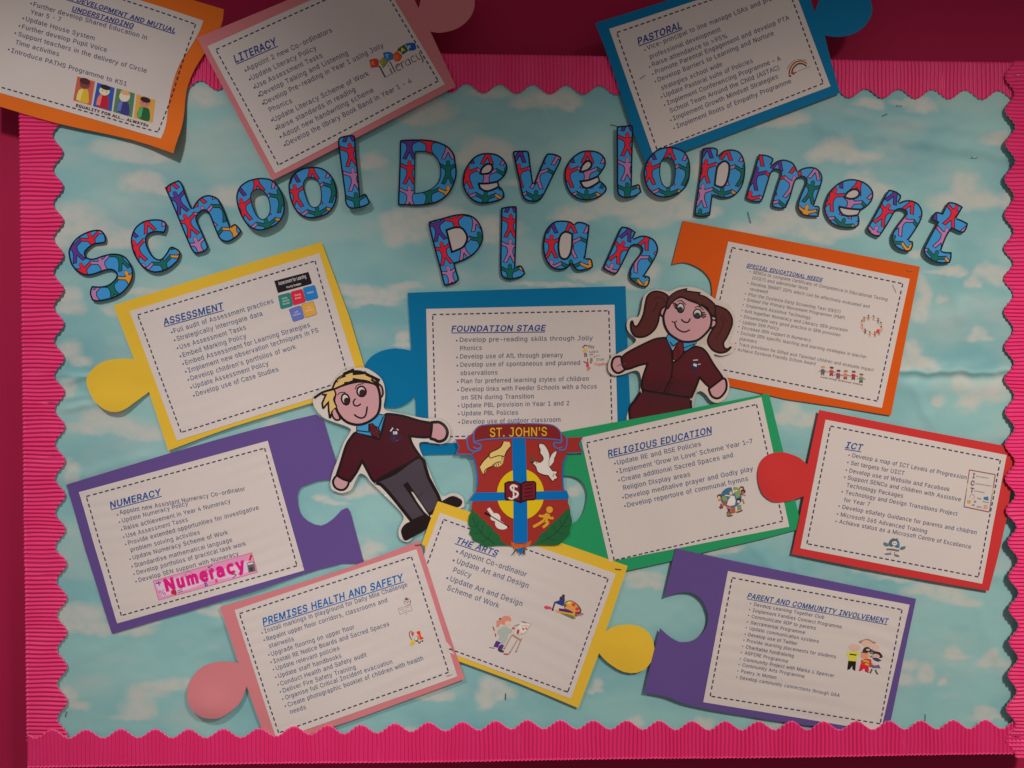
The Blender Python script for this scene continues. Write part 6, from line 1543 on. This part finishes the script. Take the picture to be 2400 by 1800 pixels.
Q.part('leaf', [(C_GRN, [leaf('1340,1080 1290,1115 1270,1135 1235,1165 1185,1220 1130,1262 1100,1300 1070,1335 1012,1372 990,1410 965,1460 930,1480 870,1505 1010,1497 1130,1502 1232,1490 1286,1432 1342,1382 1346,1310 1372,1230 1353,1150')]), (ink('leaf_vein', (20, 58, 38), CR), Q.st('1330,1150 1250,1290 1130,1400 1010,1470', 7) + Q.st('1250,1290 1230,1210', 5, n=1) + Q.st('1250,1290 1330,1290', 5, n=1) + Q.st('1190,1350 1160,1280', 5, n=1) + Q.st('1190,1350 1290,1370', 5, n=1) + Q.st('1090,1430 1060,1370', 5, n=1) + Q.st('1090,1430 1190,1450', 5, n=1))])
Q.part('yellow_disc', [(C_YEL, [ell(f[0] + 780 / f[2], f[1] + 920 / f[2], 270 / f[2], 292 / f[2], 40)])])
Q.part('blue_cross', [(C_BLUE, [poly('683,285 836,285 855,800 862,1475 700,1475 698,900', *f), poly('195,992 262,900 700,893 1310,878 1333,940 1322,976 860,985 240,998', *f)] + Q.st('212,470 252,540 285,700 280,850', 14) + Q.st('1306,480 1272,560 1262,700 1268,850', 14))])
bk = Q.part('book', [(C_BLK, [poly('595,790 640,768 730,768 780,795 830,768 940,766 962,790 962,962 940,987 860,992 780,1024 700,992 610,992 595,960', *f)]), (C_MAR, [poly('612,790 735,785 768,810 766,990 700,972 614,972', *f), poly('800,806 840,786 945,782 946,966 860,970 803,990', *f)])])
Q.part('book_symbol', [(C_WHT, Q.st('745,835 700,815 668,838 685,872 735,892 750,920 725,950 690,945', 20) + Q.st('705,812 700,900 705,960 670,972 645,955', 15))], parent=bk)
Q.part('book_line', [(C_BLK, Q.st('825,822 915,805', 10, n=1) + Q.st('825,862 915,847', 10, n=1) + Q.st('825,905 915,890', 10, n=1) + Q.st('825,947 915,932', 10, n=1))], parent=bk)
Q.part('clasped_hands', [(C_HAND, [Q.c('585,315* 655,322* 668,372* 620,430 595,490 585,545 555,590 500,605 460,592 400,625 362,702* 335,650 315,602* 365,530 418,480 435,450 520,400 565,360')]),
                         (C_BLK, Q.st('585,315 560,370 520,402 440,440 422,475 435,505 480,492 530,478 590,485', 9) + Q.st('668,372 625,425 597,485', 9) + Q.st('418,480 360,535 315,600', 9) + Q.st('362,702 372,650 410,618 462,598', 9) + Q.st('460,590 500,560 550,545', 9) + Q.st('480,605 478,580', 7, n=1) + Q.st('505,602 500,572', 7, n=1) + Q.st('532,594 524,560', 7, n=1) + Q.st('560,575 548,548', 7, n=1) + Q.st('560,495 592,492', 6, n=1) + Q.st('560,515 592,515', 6, n=1) + Q.st('560,538 588,540', 6, n=1))])
dv = '1000,345 1045,352 1085,405 1108,470 1108,560 1115,615 1150,658* 1195,662 1175,695* 1197,730 1165,745* 1150,765 1120,730 1098,700* 1040,690 980,660 958,600 920,562* 950,545 1005,560 1045,520 1035,480 1010,450 1010,410 995,375'
Q.part('dove', [(C_BLK, band(Q.c(dv), 3.0, True)), (C_WHT, [Q.c(dv)]), (C_BLK, band(Q.c('1112,600 1108,540 1125,490 1150,450 1190,425 1182,470 1165,505 1160,545 1138,575'), 2.2, True) + Q.st('1150,720 1165,680', 6, n=1) + [ell(f[0] + 962 / f[2], f[1] + 562 / f[2], 1.4, 1.4, 8)]), (C_WHT, [Q.c('1112,600 1108,540 1125,490 1150,450 1190,425 1182,470 1165,505 1160,545 1138,575')]), (ink('olive_sprig', (60, 84, 44), CR), Q.st('905,545 912,500 922,475', 14) + Q.st('918,530 930,500', 8)), (C_BLK, Q.st('895,550 935,560', 8, n=1))])
Q.part('violin', [(C_WHT, Q.st('412,1080 470,1160', 34) + [Q.c('440,1170 480,1135 530,1145 552,1185 548,1215 580,1240 622,1275 625,1305 580,1322 520,1308 490,1265 488,1230 445,1210')]), (C_BLK, Q.st('370,1128 420,1155', 20, n=1) + Q.st('420,1155 650,1292', 10, n=1))])
Q.part('runner', [(C_GOLD, [ell(f[0] + 1112 / f[2], f[1] + 1095 / f[2], 39 / f[2], 39 / f[2], 16)] + Q.st('1095,1140 1060,1215', 48) + Q.st('1080,1150 1035,1170 990,1162', 26) + Q.st('1095,1165 1120,1190 1158,1190', 26) + Q.st('1050,1215 1000,1250 925,1292', 28) + Q.st('1062,1222 1095,1245 1035,1300', 28))])
rb = Q.part('ribbon', [(C_DRED, [Q.c('245,215 290,150 380,125 600,112 800,110 1000,113 1140,127 1208,168 1242,215 1245,300* 1100,288 750,275 400,292 255,325*')]),
                       (C_RIB, band(Q.c('252,318* 400,290 750,272 1100,286 1245,302*', 3)[:13], 3.4) + Q.st('245,215 290,150 380,125 600,112 800,110 1000,113 1140,127 1208,168 1242,215', 10) + Q.st('245,215 245,300 255,330 310,345 330,375 290,400 240,380', 16) + Q.st('1242,215 1250,300 1235,330 1165,330 1165,372 1210,395 1260,375', 16)
                        + Q.st('200,245 170,290 178,370 200,410 260,430 330,400', 16) + Q.st('1290,255 1308,290 1305,360 1280,410 1215,415', 16) + Q.st('38,292 78,378 45,458', 8, n=1) + Q.st('45,458 215,462', 10, n=1) + Q.st('1488,268 1448,350 1492,438', 8, n=1) + Q.st('1310,448 1492,440', 9, n=1) + Q.st('220,462 260,430', 10, n=1))])
Q.part('bow', [(C_GRN, Q.st('740,1545 685,1610', 10, n=1) + Q.st('820,1540 830,1608', 10, n=1)), (C_BLUE, [poly('735,1540 822,1530 800,1585 783,1616', *f)]), (C_ORG, [Q.c('670,1450* 700,1475 780,1490 840,1478 905,1442* 890,1495 850,1515 780,1532 715,1545* 705,1515* 678,1510*', 2)]), (ink('bow_fold', (150, 60, 30), CR), Q.st('700,1490 770,1505', 6) + Q.st('860,1480 800,1505', 6))])
text('lettering', "ST. JOHN'S", (f[0] + 430 / f[2], f[1] + 262 / f[2]), (f[0] + 1082 / f[2], f[1] + 250 / f[2]), 20.6, lc, C_LET, 1.25, rb, up=(0, -1), bold=8)

# ---------------------------------------------------------------- staples and pin marks
M_STEEL = mat('staple_steel', (0.55, 0.55, 0.57), rough=0.28, metal=1.0, grain=0.05)
M_DARKST = mat('staple_dark', (0.05, 0.05, 0.06), rough=0.45, metal=0.6, grain=0.05)


def staple(x, y, ang, L, h, label, m=M_STEEL, wd=1.5):
    """a wire bent into a low bridge, both ends pushed into the board"""
    a = math.radians(ang); ux, uz = math.cos(a), math.sin(a)
    kf = 1 - (h - 10) / 1000.0 / D
    path = []
    for t_, dh in ((-1, -2.0), (-0.97, 0.35), (-0.8, 0.75), (0, 0.85), (0.8, 0.75), (0.97, 0.35), (1, -2.0)):
        path.append(Vector(((x - 1200) * S * kf + ux * t_ * L / 2 * S, -(h + dh) / 1000.0, (900 - y) * S * kf + uz * t_ * L / 2 * S)))
    r = wd * S / 2; co, fs = [], []
    n1 = Vector((-uz, 0, ux))
    for i, p in enumerate(path):
        d = (path[min(i + 1, len(path) - 1)] - path[max(i - 1, 0)]).normalized()
        n2 = d.cross(n1).normalized()
        for k in range(6):
            b_ = 2 * math.pi * k / 6
            co.append(p + n1 * math.cos(b_) * r + n2 * math.sin(b_) * r)
    for i in range(len(path) - 1):
        for k in range(6):
            fs.append((i * 6 + k, i * 6 + (k + 1) % 6, (i + 1) * 6 + (k + 1) % 6, (i + 1) * 6 + k))
    fs.append(tuple(range(6))[::-1]); fs.append(tuple((len(path) - 1) * 6 + k for k in range(6)))
    me = bpy.data.meshes.new('staple'); me.from_pydata(co, [], fs); me.materials.append(m); me.update()
    o = link(bpy.data.objects.new('staple', me))
    o['label'] = label; o['category'] = 'staple'; o['group'] = 'staples in the display'


staple(2285, 368, -3, 13, 12.0, 'shiny staple in the cloud paper at the upper right')
staple(2073, 270, 25, 13, 10.9, 'dark bent staple below the pink strip at the top right', M_DARKST)
staple(2108, 248, -5, 13, 10.9, 'faint dark staple in the paper just under the top right strip', M_DARKST, 1.0)
staple(1756, 510, -75, 26, 10.6, 'long dark staple beside the stem of the m', M_DARKST)
staple(1506, 181, 33, 15, 16.7, 'staple at the left of the text on the blue PASTORAL notice', M_DARKST, 1.2)
staple(1438, 294, -12, 15, 10.6, 'dark staple left of the tall l of Development', M_DARKST, 1.2)
staple(1449, 1334, -8, 14, 15.6, 'black staple at the right corner of the yellow arts notice', M_DARKST)
staple(980, 1277, 6, 14, 16.6, 'black staple at the top right corner of the pink premises notice', M_DARKST)
staple(1185, 1633, 88, 15, 10.6, 'dark green-looking staple in the sky paper above the bottom strip', M_DARKST)
staple(155, 1674, 70, 11, 10.9, 'small dark staple beside the lower left strip', M_DARKST)
staple(2168, 1682, 88, 14, 10.9, 'dark upright staple above the bottom strip at the right', M_DARKST, 1.2)
staple(2096, 676, -65, 20, 13.3, 'thin staple across the top right corner of the orange needs page', M_STEEL, 1.1)
staple(1053, 1582, 18, 14, 16.6, 'pale staple on the lower right corner of the premises page', M_STEEL, 1.0)
staple(1326, 1619, -5, 13, 15.6, 'dark staple on the lower right corner of the arts page', M_DARKST, 1.0)
staple(2381, 1724, -18, 14, 18.6, 'shiny staple in the right strip near the bottom corner')
staple(2388, 176, 8, 15, 17.4, 'shiny staple in the right strip near the top corner')
staple(119, 943, 12, 13, 13.2, 'shiny staple in the left strip beside the yellow tab')
staple(796, 886, 42, 15, 17.4, 'shiny staple on the blond hair of the boy')
staple(1462, 854, 22, 14, 17.3, 'thin staple through the left hand of the girl', M_STEEL, 1.0)
staple(1225, 992, -10, 18, 19.6, 'pale staple at the top middle of the crest', M_STEEL, 1.2)
staple(2132, 634, -5, 12, 13.4, 'pale staple at the top right corner of the orange needs card', M_STEEL, 1.2)

recentre()
for o in C.objects:
    if o.type == 'EMPTY': o.empty_display_size = 0.05
